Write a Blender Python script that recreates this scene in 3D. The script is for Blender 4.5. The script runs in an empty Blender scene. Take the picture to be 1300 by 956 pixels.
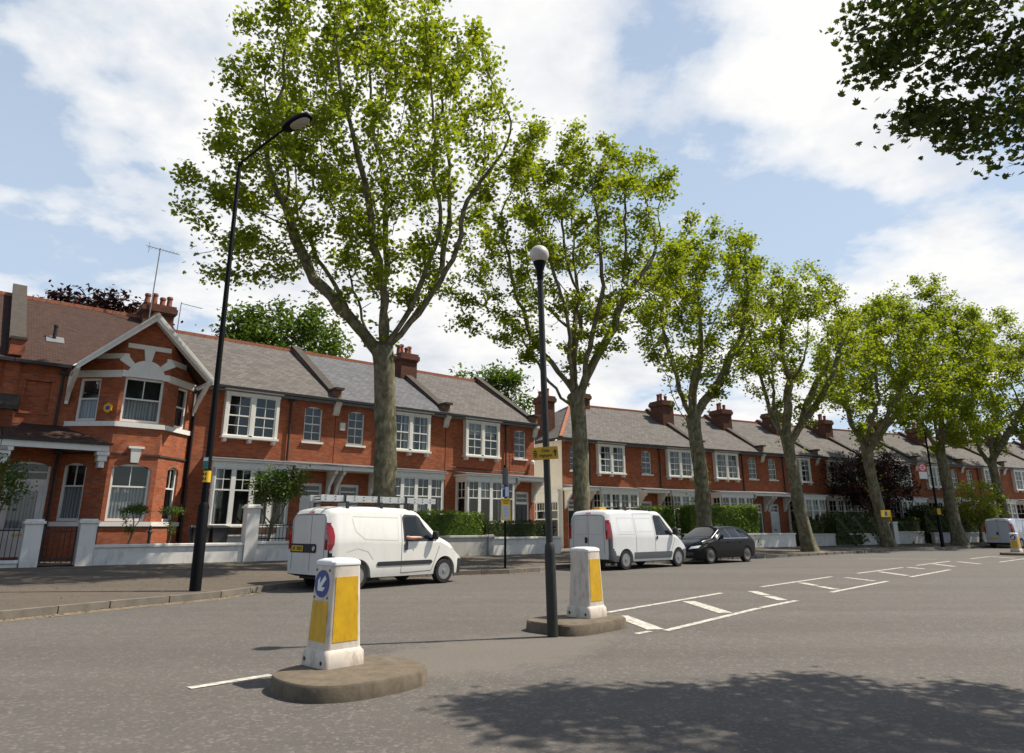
import bpy, bmesh, math, random
import numpy as np
from mathutils import Vector, Matrix
from mathutils.bvhtree import BVHTree
R = math.radians
PI = math.pi
SC = bpy.context.scene
COL = SC.collection
CAMH = 1.4
PITCH = math.atan((669 - 433) / 867.0)
ZV = Vector((0, 0, 1))

def at(x, y, z=0.0):
    """ground point (height z) seen at a spot of the photograph"""
    u, v = x - 650.0, 433.0 - y
    d = Vector((u, 867 * math.cos(PITCH) - v * math.sin(PITCH), 867 * math.sin(PITCH) + v * math.cos(PITCH)))
    return d * ((z - CAMH) / d.z) + Vector((0, 0, CAMH))

# ---------------------------------------------------------------- mesh builder
class MB:
    def __init__(s, M=None):
        s.v = []; s.f = []; s.M = M or Matrix.Identity(4)
    def add(s, vs, fs):
        n = len(s.v); M = s.M
        s.v += [M @ Vector(p) for p in vs]
        s.f += [[i + n for i in f] for f in fs]
        return s
    def box(s, x0, x1, y0, y1, z0, z1):
        vs = [(x0,y0,z0),(x1,y0,z0),(x1,y1,z0),(x0,y1,z0),(x0,y0,z1),(x1,y0,z1),(x1,y1,z1),(x0,y1,z1)]
        return s.add(vs, [(0,3,2,1),(4,5,6,7),(0,1,5,4),(1,2,6,5),(2,3,7,6),(3,0,4,7)])
    def poly(s, pts):
        return s.add(pts, [list(range(len(pts)))])
    def prism(s, pts, vec):
        n = len(pts); vec = Vector(vec)
        vs = [Vector(p) for p in pts] + [Vector(p) + vec for p in pts]
        return s.add(vs, [list(range(n))[::-1], list(range(n, 2*n))] + [(i, (i+1) % n, n + (i+1) % n, n + i) for i in range(n)])
    def beam(s, a, b, w, h, up=(0,0,1)):
        """bar of rectangular section from a to b"""
        a = Vector(a); b = Vector(b); d = (b - a).normalized()
        sd = d.cross(Vector(up)).normalized(); u = sd.cross(d).normalized()
        vs = []
        for p in (a, b):
            for i, j in ((-1,-1),(1,-1),(1,1),(-1,1)):
                vs.append(p + sd * (i*w/2) + u * (j*h/2))
        return s.add(vs, [(3,2,1,0),(4,5,6,7),(0,1,5,4),(1,2,6,5),(2,3,7,6),(3,0,4,7)])
    def tube(s, pts, r, n=10, caps=True):
        pts = [Vector(p) for p in pts]
        rs = r if isinstance(r, (list, tuple)) else [r] * len(pts)
        vs = []; fs = []; t0 = None
        for i, p in enumerate(pts):
            d = (pts[min(i+1, len(pts)-1)] - pts[max(i-1, 0)]).normalized()
            if t0 is None:
                t0 = d.orthogonal().normalized()
            t0 = (t0 - d * t0.dot(d)).normalized(); b = d.cross(t0)
            for k in range(n):
                a = 2*PI*k/n
                vs.append(p + (t0*math.cos(a) + b*math.sin(a)) * rs[i])
        for i in range(len(pts)-1):
            for k in range(n):
                fs.append((i*n+k, i*n+(k+1) % n, (i+1)*n+(k+1) % n, (i+1)*n+k))
        if caps:
            fs.append(list(range(n))[::-1]); fs.append([(len(pts)-1)*n + k for k in range(n)])
        return s.add(vs, fs)
    def lathe(s, prof, n=24, c=(0,0,0)):
        c = Vector(c); vs = []; fs = []
        for r, z in prof:
            for k in range(n):
                a = 2*PI*k/n
                vs.append(c + Vector((max(r,1e-4)*math.cos(a), max(r,1e-4)*math.sin(a), z)))
        for i in range(len(prof)-1):
            for k in range(n):
                fs.append((i*n+k, i*n+(k+1) % n, (i+1)*n+(k+1) % n, (i+1)*n+k))
        fs.append(list(range(n))[::-1]); fs.append([(len(prof)-1)*n + k for k in range(n)])
        return s.add(vs, fs)
    def build(s, name, mat, parent=None, smooth=False, bevel=0, weld=False, recalc=True):
        me = bpy.data.meshes.new(name)
        bm = bmesh.new()
        bv = [bm.verts.new(p) for p in s.v]
        for f in s.f:
            try: bm.faces.new([bv[i] for i in f])
            except ValueError: pass
        if weld: bmesh.ops.remove_doubles(bm, verts=bm.verts, dist=1e-4)
        if recalc: bmesh.ops.recalc_face_normals(bm, faces=bm.faces)
        if bevel:
            es = [e for e in bm.edges if len(e.link_faces) == 2 and e.calc_face_angle(0) > 0.5]
            bmesh.ops.bevel(bm, geom=es, offset=bevel, segments=2, affect='EDGES', profile=0.5)
        uv_faces(bm)
        for f in bm.faces: f.smooth = bool(smooth)
        bm.to_mesh(me); bm.free()
        o = bpy.data.objects.new(name, me); COL.objects.link(o)
        if mat: me.materials.append(mat)
        if parent: o.parent = parent
        if smooth and smooth != 'all':
            try: me.set_sharp_from_angle(angle=R(38))
            except Exception: pass
        return o

def uv_faces(bm):
    uv = bm.loops.layers.uv.new('UVMap')
    bm.normal_update()
    for f in bm.faces:
        n = f.normal
        if abs(n.z) > .985: t = Vector((1,0,0)); b = Vector((0,1,0))
        else:
            t = ZV.cross(n).normalized(); b = n.cross(t).normalized()
            if b.z < 0: b = -b
        for l in f.loops:
            l[uv].uv = (l.vert.co.dot(t), l.vert.co.dot(b))

def tag(o, label=None, cat=None, group=None, kind=None):
    if label: o['label'] = label
    if cat:
        o['category'] = cat
        if not kind: o['kind'] = 'thing'
    if group: o['group'] = group
    if kind: o['kind'] = kind
    return o
def empty(name, loc=(0,0,0), rz=0.0):
    o = bpy.data.objects.new(name, None); COL.objects.link(o)
    o.location = loc; o.rotation_euler = (0, 0, rz); o.empty_display_size = .3
    return o
def copy_tree(o, parent=None):
    c = o.copy(); COL.objects.link(c); c.parent = parent
    for ch in list(o.children): copy_tree(ch, c)
    return c
def struct(o): o['kind'] = 'structure'; return o
def stuff(o): o['kind'] = 'stuff'; return o
def text_mesh(name, body, size, mat, parent, M, depth=.002, align='CENTER', sx=1.0):
    cu = bpy.data.curves.new(name, 'FONT'); cu.body = body; cu.size = size
    cu.align_x = align; cu.align_y = 'CENTER'; cu.extrude = depth
    tmp = bpy.data.objects.new(name, cu); COL.objects.link(tmp)
    dg = bpy.context.evaluated_depsgraph_get(); dg.update()
    me = bpy.data.meshes.new_from_object(tmp.evaluated_get(dg))
    bpy.data.objects.remove(tmp)
    me.transform(Matrix.Diagonal((sx, 1, 1, 1))); me.transform(M)
    me.materials.clear(); me.materials.append(mat)
    o = bpy.data.objects.new(name, me); COL.objects.link(o); o.parent = parent
    return o

# ---------------------------------------------------------------- materials
MT = {}
class N:
    """small node-tree writer"""
    def __init__(s, name):
        s.m = bpy.data.materials.new(name); s.m.use_nodes = True
        s.t = s.m.node_tree; s.n = s.t.nodes; s.p = s.n['Principled BSDF']; s.out = s.n['Material Output']
        MT[name] = s.m
    def add(s, typ, **kw):
        nd = s.n.new(typ)
        for k, v in kw.items(): setattr(nd, k, v)
        return nd
    def link(s, a, b): s.t.links.new(a, b)
    def tex(s, typ, coord='Object', scale=None, rot=None, **kw):
        tc = s.add('ShaderNodeTexCoord'); nd = s.add(typ)
        mp = s.add('ShaderNodeMapping')
        s.link(tc.outputs[coord], mp.inputs[0]); s.link(mp.outputs[0], nd.inputs['Vector'])
        if scale: mp.inputs['Scale'].default_value = scale
        if rot: mp.inputs['Rotation'].default_value = rot
        for k, v in kw.items(): nd.inputs[k].default_value = v
        return nd
    def ramp(s, src, stops, interp='LINEAR'):
        r = s.add('ShaderNodeValToRGB'); r.color_ramp.interpolation = interp
        e = r.color_ramp.elements
        while len(e) < len(stops): e.new(.5)
        for el, (p, c) in zip(e, stops):
            el.position = p; el.color = (c, c, c, 1) if isinstance(c, (int, float)) else tuple(c) + (1,)
        s.link(src, r.inputs[0]); return r.outputs[0]
    def mix(s, fac, a, b, mode='MIX'):
        m = s.add('ShaderNodeMix', data_type='RGBA', blend_type=mode)
        for sock, val in ((m.inputs[0], fac), (m.inputs[6], a), (m.inputs[7], b)):
            if isinstance(val, bpy.types.NodeSocket): s.link(val, sock)
            elif isinstance(val, (int, float)): sock.default_value = val
            else: sock.default_value = tuple(val) + (1,)
        return m.outputs[2]
    def bump(s, h, strength=.3, dist=.01):
        b = s.add('ShaderNodeBump'); b.inputs['Strength'].default_value = strength; b.inputs['Distance'].default_value = dist
        s.link(h, b.inputs['Height']); s.link(b.outputs[0], s.p.inputs['Normal'])
    def base(s, c):
        if isinstance(c, bpy.types.NodeSocket): s.link(c, s.p.inputs['Base Color'])
        else: s.p.inputs['Base Color'].default_value = tuple(c) + (1,)
    def set(s, **kw):
        for k, v in kw.items(): s.p.inputs[k.replace('_', ' ')].default_value = v

def simple(name, col, rough=.6, metal=0.0, var=.12, scale=3.0, spec=.5, coat=0.0, dirt=None, bump=0, coord='Object'):
    n = N(name)
    t = n.tex('ShaderNodeTexNoise', coord, Scale=scale, Detail=6, Roughness=.65)
    dark = tuple(c * (1 - var) for c in col); lite = tuple(min(1, c * (1 + var)) for c in col)
    c = n.mix(n.ramp(t.outputs[0], [(.3, 0.), (.7, 1.)]), dark, lite)
    if dirt:
        t2 = n.tex('ShaderNodeTexNoise', coord, scale=(1, 1, .35), Scale=scale * 2.3, Detail=8, Roughness=.7)
        c = n.mix(n.ramp(t2.outputs[0], [(.5, 0.), (.75, dirt[1])]), c, dirt[0])
    n.base(c); n.set(Roughness=rough, Metallic=metal, Coat_Weight=coat)
    n.p.inputs['Specular IOR Level'].default_value = spec
    if bump: n.bump(t.outputs[0], bump, .02)
    return n.m

def brick_mat(name, c1, c2, mortar, bw=.225, bh=.075, ms=.009, soot=.5, sootcol=(.05,.035,.03), bump=.5):
    n = N(name)
    b = n.tex('ShaderNodeTexBrick', 'UV', Scale=1.0)
    b.inputs['Brick Width'].default_value = bw; b.inputs['Row Height'].default_value = bh
    b.inputs['Mortar Size'].default_value = ms; b.inputs['Mortar Smooth'].default_value = .2
    b.inputs['Color1'].default_value = c1 + (1,); b.inputs['Color2'].default_value = c2 + (1,); b.inputs['Mortar'].default_value = mortar + (1,)
    b.inputs['Bias'].default_value = -.1
    t = n.tex('ShaderNodeTexNoise', 'UV', Scale=1.1, Detail=9, Roughness=.7)
    c = n.mix(n.ramp(t.outputs[0], [(.45, 0.), (.8, soot)]), b.outputs[0], sootcol)
    t3 = n.tex('ShaderNodeTexNoise', 'UV', scale=(4.4, 13, 1), Scale=1.0, Detail=2)
    c = n.mix(n.ramp(t3.outputs[0], [(.35, .0), (.65, .5)]), c, n.mix(1.0, c, (1.45, 1.3, 1.2), 'MULTIPLY'))
    n.base(c); n.set(Roughness=.9); n.p.inputs['Specular IOR Level'].default_value = .25
    n.bump(b.outputs['Fac'], -bump, .01)
    return n.m

brick_mat('brick_red', (.285,.078,.034), (.43,.130,.055), (.26,.135,.09), soot=.6, sootcol=(.10,.03,.018))
brick_mat('brick_old', (.30,.075,.035), (.40,.11,.05), (.19,.13,.10), soot=.75)
brick_mat('brick_chimney', (.115,.042,.028), (.17,.065,.04), (.09,.065,.05), soot=.85)
brick_mat('brick_stock', (.22,.12,.07), (.30,.17,.10), (.16,.13,.10), soot=.8)
brick_mat('slate', (.095,.09,.085), (.15,.14,.13), (.03,.03,.03), bw=.28, bh=.2, ms=.008, soot=.35, sootcol=(.17,.15,.12), bump=.6)
brick_mat('slate_blue', (.10,.105,.115), (.15,.155,.165), (.035,.035,.04), bw=.28, bh=.2, ms=.008, soot=.3, sootcol=(.06,.06,.06), bump=.6)
brick_mat('clay_tile', (.050,.029,.022), (.078,.043,.031), (.03,.018,.015), bw=.17, bh=.11, ms=.012, soot=.5, sootcol=(.06,.04,.03), bump=.9)
simple('paint_white', (.82,.80,.74), .45, var=.05, dirt=((.5,.47,.40), .3))
simple('render_white', (.80,.765,.69), .8, var=.08, scale=2, dirt=((.36,.34,.30), .6), bump=.1)
simple('render_grey', (.50,.48,.43), .85, var=.1, scale=2, dirt=((.26,.25,.22), .6), bump=.1)
simple('render_cream', (.86,.82,.72), .85, var=.05, scale=1, dirt=((.5,.46,.38), .3))
simple('stone_cap', (.058,.047,.037), .9, var=.3, scale=6, dirt=((.07,.07,.05), .7), bump=.3)
simple('stone_sill', (.70,.67,.60), .8, var=.1, dirt=((.35,.33,.28), .5))
simple('ridge_clay', (.36,.13,.07), .85, var=.3, scale=8)
simple('pot_clay', (.24,.075,.042), .8, var=.2, scale=5, dirt=((.1,.05,.04), .5))
simple('black_paint', (.004,.004,.005), .6, var=.1, spec=.15)
simple('black_iron', (.014,.014,.016), .5, var=.2)
simple('lead', (.17,.17,.175), .55, var=.2, scale=5)
simple('door_black', (.012,.014,.02), .3)
simple('door_red', (.22,.02,.03), .35)
simple('door_green', (.04,.09,.06), .4)
simple('door_white', (.72,.70,.66), .4)
simple('brass', (.55,.38,.12), .3, 1.0)
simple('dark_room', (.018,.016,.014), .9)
simple('post_green', (.016,.018,.014), .6, var=.25, scale=5, dirt=((.10,.09,.06), .4))
simple('sign_yellow', (.58,.33,.012), .5, var=.06)
simple('notice_yellow', (.80,.50,.02), .5, var=.06)
simple('notice_paper', (.62,.64,.75), .5, var=.06, scale=40)
simple('panel_yellow', (.66,.38,.008), .4, var=.14, scale=5, dirt=((.34,.18,.02), .7))
simple('bollard_white', (.66,.58,.48), .55, var=.10, scale=5, dirt=((.22,.17,.12), .8))
simple('sign_blue', (.015,.045,.22), .35, var=.1)
simple('sign_black', (.01,.01,.012), .5)
simple('sign_white', (.75,.75,.73), .45, var=.05)
simple('sign_red', (.55,.02,.02), .4)
simple('label_green', (.03,.16,.13), .45)
simple('rubber', (.014,.014,.014), .8, var=.3)
simple('plastic_black', (.022,.023,.025), .55, var=.15)
simple('plastic_grey', (.10,.105,.11), .55, var=.1)
simple('van_white', (.76,.76,.74), .28, var=.03, scale=1.5, coat=.5, dirt=((.5,.47,.42), .25))
simple('van_cream', (.78,.76,.70), .28, var=.03, scale=1.5, coat=.5, dirt=((.48,.44,.37), .25))
simple('van_grey', (.52,.54,.57), .3, var=.04, scale=1.5, coat=.4)
simple('car_black', (.003,.004,.006), .25, var=.05, coat=.22, spec=.2)
simple('panel_shade', (.60,.58,.53), .4, var=0)  # strip colour that paints the shade along pressed panel edges
simple('seam', (.10,.10,.10), .8, var=.0)
simple('steel_wheel', (.30,.30,.30), .45, .6, var=.2, scale=12)
simple('alloy', (.62,.62,.62), .28, .9, var=.08)
simple('aluminium', (.62,.62,.60), .35, .7, var=.15, scale=6)
simple('tail_red', (.42,.008,.01), .15, var=.2, coat=1.0)
simple('lamp_clear', (.70,.72,.72), .1, .3, var=.2, coat=1.0)
simple('plate_yellow', (.70,.45,.04), .5)
simple('skin', (.62,.34,.23), .5, var=.06)
simple('cloth_dark', (.04,.05,.09), .85)
simple('hair', (.06,.035,.02), .7)
simple('globe_white', (.60,.56,.50), .35, var=.1, scale=5, dirt=((.40,.34,.27), .5))
simple('lens_glass', (.34,.32,.27), .2, var=.15)
simple('bin_plastic', (.016,.018,.018), .5, var=.2)
simple('alarm_yellow', (.80,.42,.02), .4)
simple('soil', (.06,.042,.03), .95, var=.4, scale=9, bump=.4)
simple('garden', (.13,.11,.085), .95, var=.3, scale=2, bump=.3)
simple('terracotta', (.40,.15,.08), .8)
simple('litter', (.11,.075,.035), .9, var=.5, scale=9)
simple('timber', (.12,.07,.04), .7, var=.3)

# window glass: thin pane, clear with fresnel reflection
n = N('glass'); n.t.nodes.remove(n.p)
tr = n.add('ShaderNodeBsdfTransparent'); tr.inputs[0].default_value = (.80,.84,.84,1)
gl = n.add('ShaderNodeBsdfGlossy'); gl.inputs['Roughness'].default_value = .03; gl.inputs[0].default_value = (.9,.95,1,1)
lw = n.add('ShaderNodeLayerWeight'); lw.inputs[0].default_value = .5
pw_ = n.add('ShaderNodeMath', operation='POWER'); n.link(lw.outputs['Facing'], pw_.inputs[0]); pw_.inputs[1].default_value = 3.5
fr = n.add('ShaderNodeMapRange'); n.link(pw_.outputs[0], fr.inputs[0]); fr.inputs[1].default_value = .0; fr.inputs[2].default_value = 1.0; fr.inputs[3].default_value = .06; fr.inputs[4].default_value = .9
nz = n.tex('ShaderNodeTexNoise', 'Object', Scale=1.3, Detail=1)
bp = n.add('ShaderNodeBump'); bp.inputs['Strength'].default_value = .06; bp.inputs['Distance'].default_value = .05
n.link(nz.outputs[0], bp.inputs['Height']); n.link(bp.outputs[0], gl.inputs['Normal'])
mx = n.add('ShaderNodeMixShader'); n.link(fr.outputs[0], mx.inputs[0]); n.link(tr.outputs[0], mx.inputs[1]); n.link(gl.outputs[0], mx.inputs[2])
n.link(mx.outputs[0], n.out.inputs[0])
# vehicle glass: dark tinted, opaque
n = N('car_glass'); n.base((.008,.010,.011)); n.set(Roughness=.05); n.p.inputs['Specular IOR Level'].default_value = .5
# net curtain, shade of its vertical folds painted as darker stripes
n = N('curtain')
w = n.tex('ShaderNodeTexWave', 'UV', scale=(1, .04, 1), Scale=3.2, Distortion=7.0, Detail=3)
n.base(n.mix(w.outputs[0], (.22,.235,.25), (.46,.47,.48))); n.set(Roughness=.9); n.bump(w.outputs[0], .5, .03)

# asphalt
def asphalt(name, lo, hi, chip, chips=.35, patch=(.20,.17,.14), wear=False):
    n = N(name)
    big = n.tex('ShaderNodeTexNoise', 'Object', Scale=.35, Detail=8, Roughness=.7)
    fine = n.tex('ShaderNodeTexNoise', 'Object', Scale=42, Detail=5, Roughness=.8)
    vo = n.tex('ShaderNodeTexVoronoi', 'Object', Scale=34)
    vo2 = n.tex('ShaderNodeTexVoronoi', 'Object', Scale=13)
    c = n.mix(n.ramp(fine.outputs[0], [(.35, 0.), (.65, 1.)]), lo, hi)
    r = n.add('ShaderNodeSeparateColor'); n.link(vo.outputs['Color'], r.inputs[0])
    c = n.mix(n.ramp(r.outputs[0], [(.78, 0.), (.9, chips)]), c, chip)
    r2 = n.add('ShaderNodeSeparateColor'); n.link(vo2.outputs['Color'], r2.inputs[0])
    m2 = n.ramp(vo2.outputs['Distance'], [(.12, 1.), (.2, 0.)])
    m3 = n.ramp(r2.outputs[1], [(.7, 0.), (.75, chips * 1.6)])
    c = n.mix(n.mix(1.0, m2, m3, 'MULTIPLY'), c, tuple(k * 1.25 for k in chip))
    c = n.mix(n.ramp(big.outputs[0], [(.42, 0.), (.72, .55)]), c, patch)
    med = n.tex('ShaderNodeTexNoise', 'Object', Scale=2.2, Detail=6, Roughness=.75)
    c = n.mix(n.ramp(med.outputs[0], [(.35, .0), (.7, .35)]), c, n.mix(1.0, c, (.6,.6,.6), 'MULTIPLY'))
    st = n.tex('ShaderNodeTexNoise', 'Object', rot=(0, 0, R(-46.5)), scale=(.06, .9, 1), Scale=1, Detail=4, Roughness=.6)
    c = n.mix(n.ramp(st.outputs[0], [(.38, 0.), (.62, .45)]), c, n.mix(1.0, c, (.70,.69,.68), 'MULTIPLY'))
    if wear:
        # paler trodden ground between the two refuge islands, brown at its heart
        tc = n.add('ShaderNodeTexCoord'); mp = n.add('ShaderNodeMapping', vector_type='TEXTURE'); n.link(tc.outputs['Object'], mp.inputs[0])
        mp.inputs['Location'].default_value = (-.15, 8.7, 0); mp.inputs['Rotation'].default_value = (0, 0, R(46.5)); mp.inputs['Scale'].default_value = (3.3, 1.65, 1)
        ln = n.add('ShaderNodeVectorMath', operation='LENGTH'); n.link(mp.outputs[0], ln.inputs[0])
        ad = n.add('ShaderNodeMath', operation='MULTIPLY_ADD'); n.link(med.outputs[0], ad.inputs[0]); ad.inputs[1].default_value = .7; n.link(ln.outputs['Value'], ad.inputs[2])
        c = n.mix(n.ramp(ad.outputs[0], [(.80, .7), (1.4, 0.)]), c, n.mix(n.ramp(fine.outputs[0], [(.35, 0.), (.65, 1.)]), (.125,.108,.088), (.19,.165,.138)))
    n.base(c); n.set(Roughness=.88); n.p.inputs['Specular IOR Level'].default_value = .35
    n.bump(fine.outputs[0], .5, .008)
    return n.m
asphalt('asphalt', (.090,.081,.071), (.148,.134,.119), (.28,.255,.225), patch=(.135,.118,.10), wear=True)
asphalt('asphalt_worn', (.20,.165,.125), (.29,.24,.185), (.36,.31,.25), .25, patch=(.19,.15,.11))
asphalt('pavement', (.090,.073,.054), (.142,.117,.089), (.27,.23,.18), .2, patch=(.115,.09,.065))
simple('kerb_stone', (.17,.15,.12), .85, var=.25, scale=4, dirt=((.14,.115,.085), .6), bump=.3)
simple('concrete_dark', (.135,.105,.07), .9, var=.3, scale=5, dirt=((.05,.045,.03), .7), bump=.4)
simple('gutter_grit', (.24,.18,.12), .95, var=.3, scale=12, bump=.4)
# worn road paint
n = N('road_paint')
t = n.tex('ShaderNodeTexNoise', 'Object', Scale=9, Detail=8, Roughness=.8)
n.base(n.mix(n.ramp(t.outputs[0], [(.42, 0.), (.58, .85)]), (.64,.61,.53), (.20,.18,.155))); n.set(Roughness=.8)
n = N('yellow_line')
t = n.tex('ShaderNodeTexNoise', 'Object', Scale=6, Detail=8, Roughness=.8)
n.base(n.mix(n.ramp(t.outputs[0], [(.42, 0.), (.6, .9)]), (.30,.23,.12), (.16,.135,.105))); n.set(Roughness=.85)
# ladder strip with round holes is modelled; bark
n = N('bark')
t = n.tex('ShaderNodeTexNoise', 'Object', Scale=3.2, Detail=7, Roughness=.6)
v = n.tex('ShaderNodeTexVoronoi', 'Object', scale=(1, 1, .55), Scale=9, Randomness=1.0)
sp = n.add('ShaderNodeSeparateColor'); n.link(v.outputs['Color'], sp.inputs[0])
c = n.mix(n.ramp(t.outputs[0], [(.35, 0.), (.65, 1.)]), (.085,.078,.040), (.22,.195,.12))
c = n.mix(n.ramp(sp.outputs[0], [(.55, 0.), (.7, .45)]), c, (.31,.28,.20))
c = n.mix(n.ramp(sp.outputs[1], [(.72, 0.), (.85, .35)]), c, (.08,.078,.045))
t9 = n.tex('ShaderNodeTexNoise', 'Object', scale=(1,1,.3), Scale=16, Detail=5, Roughness=.7)
c = n.mix(n.ramp(t9.outputs[0], [(.42, 0.), (.62, .5)]), c, (.07,.06,.036))
n.base(c); n.set(Roughness=.92); n.p.inputs['Specular IOR Level'].default_value = .2; n.bump(t.outputs[0], .6, .03)

def leaf_mat(name, a, b, trans=.4, dry=None):
    n = N(name)
    g = n.add('ShaderNodeNewGeometry')
    c = n.mix(g.outputs['Random Per Island'], a, b)
    big = n.tex('ShaderNodeTexNoise', 'Object', Scale=.5, Detail=2)
    c = n.mix(n.ramp(big.outputs[0], [(.4, .0), (.65, .5)]), c, n.mix(1.0, c, (1.25, 1.12, .8), 'MULTIPLY'))
    n.base(c); n.set(Roughness=.55); n.p.inputs['Specular IOR Level'].default_value = .35
    tl = n.add('ShaderNodeBsdfTranslucent')
    n.link(n.mix(1.0, c, (1.75, 1.75, .6), 'MULTIPLY'), tl.inputs[0])
    mx = n.add('ShaderNodeMixShader'); mx.inputs[0].default_value = trans
    n.link(n.p.outputs[0], mx.inputs[1]); n.link(tl.outputs[0], mx.inputs[2]); n.link(mx.outputs[0], n.out.inputs[0])
    return n.m
leaf_mat('leaf_plane', (.105,.150,.012), (.20,.235,.022), .56)
leaf_mat('leaf_backlit', (.030,.052,.010), (.065,.095,.015), .32)  # near tree's leaves, their backlit darkness put into the colour
leaf_mat('leaf_mid', (.05,.095,.015), (.09,.14,.025), .35)
leaf_mat('leaf_purple', (.018,.007,.010), (.045,.014,.018), .2)
leaf_mat('leaf_hedge', (.065,.115,.014), (.13,.19,.025), .35)
leaf_mat('leaf_hedge_dark', (.03,.05,.012), (.065,.085,.02), .3)
leaf_mat('leaf_yellow', (.16,.20,.02), (.26,.28,.03), .45)
# ---------------------------------------------------------------- setting: road, pavement, gardens, kerb
def V2(p): return Vector((p[0], p[1], 0))
KERB = [(-26,-14), (-17,-2), (-12.2,5.2), (-9.6,9.0), (-8.0,11.4), (-7.15,12.95), (-5.95,14.85), (-5.45,16.7), (-4.6,18.5), (-3.2,20.3), (-1.75,21.5), (-.1,22.3),
        (.9,23.4), (1.75,25.2), (3.6,27.1), (6.4,29.6), (12.0,33.7), (15.6,36.4), (22.5,42.4), (33,50.0), (50,60.5), (80,77), (140,104), (260,150)]
A1 = 50.0
D1 = Vector((math.sin(R(A1)), math.cos(R(A1)), 0)); N1 = Vector((-math.cos(R(A1)), math.sin(R(A1)), 0))
P0 = Vector((-11.8, 25.1, 0))
def F1(s, d, z=0.0):
    """point of the first terrace's frame: s along its fronts, d towards the back"""
    return P0 + D1 * s + N1 * d + Vector((0, 0, z))
WALLD = -3.1
_w0 = F1(-22, WALLD); _w1 = F1(15.9, WALLD)
WALL = [(_w0.x, _w0.y), (F1(-5, WALLD).x, F1(-5, WALLD).y), (_w1.x, _w1.y), (6.2, 35.6), (18.4, 43.2), (27.5, 49.6), (44, 60.0), (78, 79), (138, 108), (258, 154)]
def poly_at(line, s):
    """points of a polyline at fractions by matching key index spacing"""
    pts = [Vector((p[0], p[1], 0)) for p in line]
    L = [0]
    for a, b in zip(pts, pts[1:]): L.append(L[-1] + (b-a).length)
    out = []
    for k in s:
        k = k * L[-1]
        i = max(j for j in range(len(L)) if L[j] <= k + 1e-9); i = min(i, len(pts)-2)
        out.append(pts[i].lerp(pts[i+1], (k - L[i]) / (L[i+1] - L[i])))
    return out
def near_on(line, p):
    best = None
    for a, b in zip(line, line[1:]):
        a = V2(a); b = V2(b); ab = b - a
        k = max(0, min(1, (p - a).dot(ab) / ab.length_squared)); q = a + ab * k; d = (p - q).length
        if best is None or d < best[0]: best = (d, q)
    return best
def wall_h(p):   # height of the pavement where it meets the garden walls
    return .33 - .10 * max(0, min(1, (p[0] + 13) / 16))
def pave_z(x, y):
    p = Vector((x, y, 0)); dk, qk = near_on(KERB, p); dw, qw = near_on(WALL, p)
    return .12 + (wall_h(qw) - .12) * dk / max(dk + dw, .01)

m = MB(); m.poly([(-400,-300,-.03), (700,-300,-.03), (700,900,-.03), (-400,900,-.03)])
struct(m.build('ground', MT['garden']))
# road: sheet on the camera's side of the kerb line
m = MB()
kp = [V2(k) for k in KERB]
for a, b in zip(kp, kp[1:]):
    off = Vector((60, -60, 0))
    m.poly([(a.x, a.y, 0), (a.x + 60, a.y - 60, 0), (b.x + 60, b.y - 60, 0), (b.x, b.y, 0)])
struct(m.build('road', MT['asphalt'], weld=True))
# kerb stones
def offset_line(line, d):
    out = []
    for i, p in enumerate(line):
        a = V2(line[max(i-1, 0)]); b = V2(line[min(i+1, len(line)-1)])
        t = (b - a).normalized(); out.append(V2(p) + Vector((-t.y, t.x, 0)) * d)
    return out
KI = offset_line(KERB, .15)
m = MB()
for i in range(len(KERB)-1):
    a, b = V2(KERB[i]), V2(KERB[i+1]); c, d = KI[i+1], KI[i]
    L = (b - a).length; n_ = max(1, int(round(L / .9)))
    for k in range(n_):
        t0 = k / n_ + .006; t1 = (k + 1) / n_ - .006
        if i > 17: t0 = k / n_; t1 = (k + 1) / n_
        q = [a.lerp(b, t0), a.lerp(b, t1), d.lerp(c, t1), d.lerp(c, t0)]
        m.prism([(p.x, p.y, -.02) for p in q], (0, 0, .145))
struct(m.build('kerb', MT['kerb_stone']))
# pavement and the garden ground behind the walls
WI = []
m = MB(); g = MB()
NS = 90
kk = poly_at([(p.x, p.y) for p in KI][:], [i / NS for i in range(NS + 1)])
wl = [(-28, 2)] + WALL
prev = None
for i, k in enumerate(KI):
    d, q = near_on(wl, V2(k)); WI.append(q)
def dense(line, n_):
    out = []
    for a, b in zip(line, line[1:]):
        for j in range(n_): out.append(a.lerp(b, j / n_))
    return out + [line[-1]]
kd = dense(KI, 4)
rows = []
for k in kd:
    d, q = near_on(wl, k)
    q = q + (q - k).normalized() * .1
    rows.append([(k.lerp(q, j / 6).x, k.lerp(q, j / 6).y, .12 + (wall_h(q) - .12) * j / 6) for j in range(7)])
for a, b in zip(rows, rows[1:]):
    for j in range(6): m.poly([a[j], b[j], b[j+1], a[j+1]])
struct(m.build('pavement', MT['pavement'], weld=True, smooth='all'))
for a, b in zip(wl, wl[1:]):
    a = V2(a); b = V2(b); o = Vector((-60, 70, 0))
    g.poly([(a.x, a.y, wall_h(a) + .03), (b.x, b.y, wall_h(b) + .03), (b.x + o.x, b.y + o.y, wall_h(b) + .03), (a.x + o.x, a.y + o.y, wall_h(a) + .03)])
struct(g.build('garden_ground', MT['garden'], weld=True))
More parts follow.
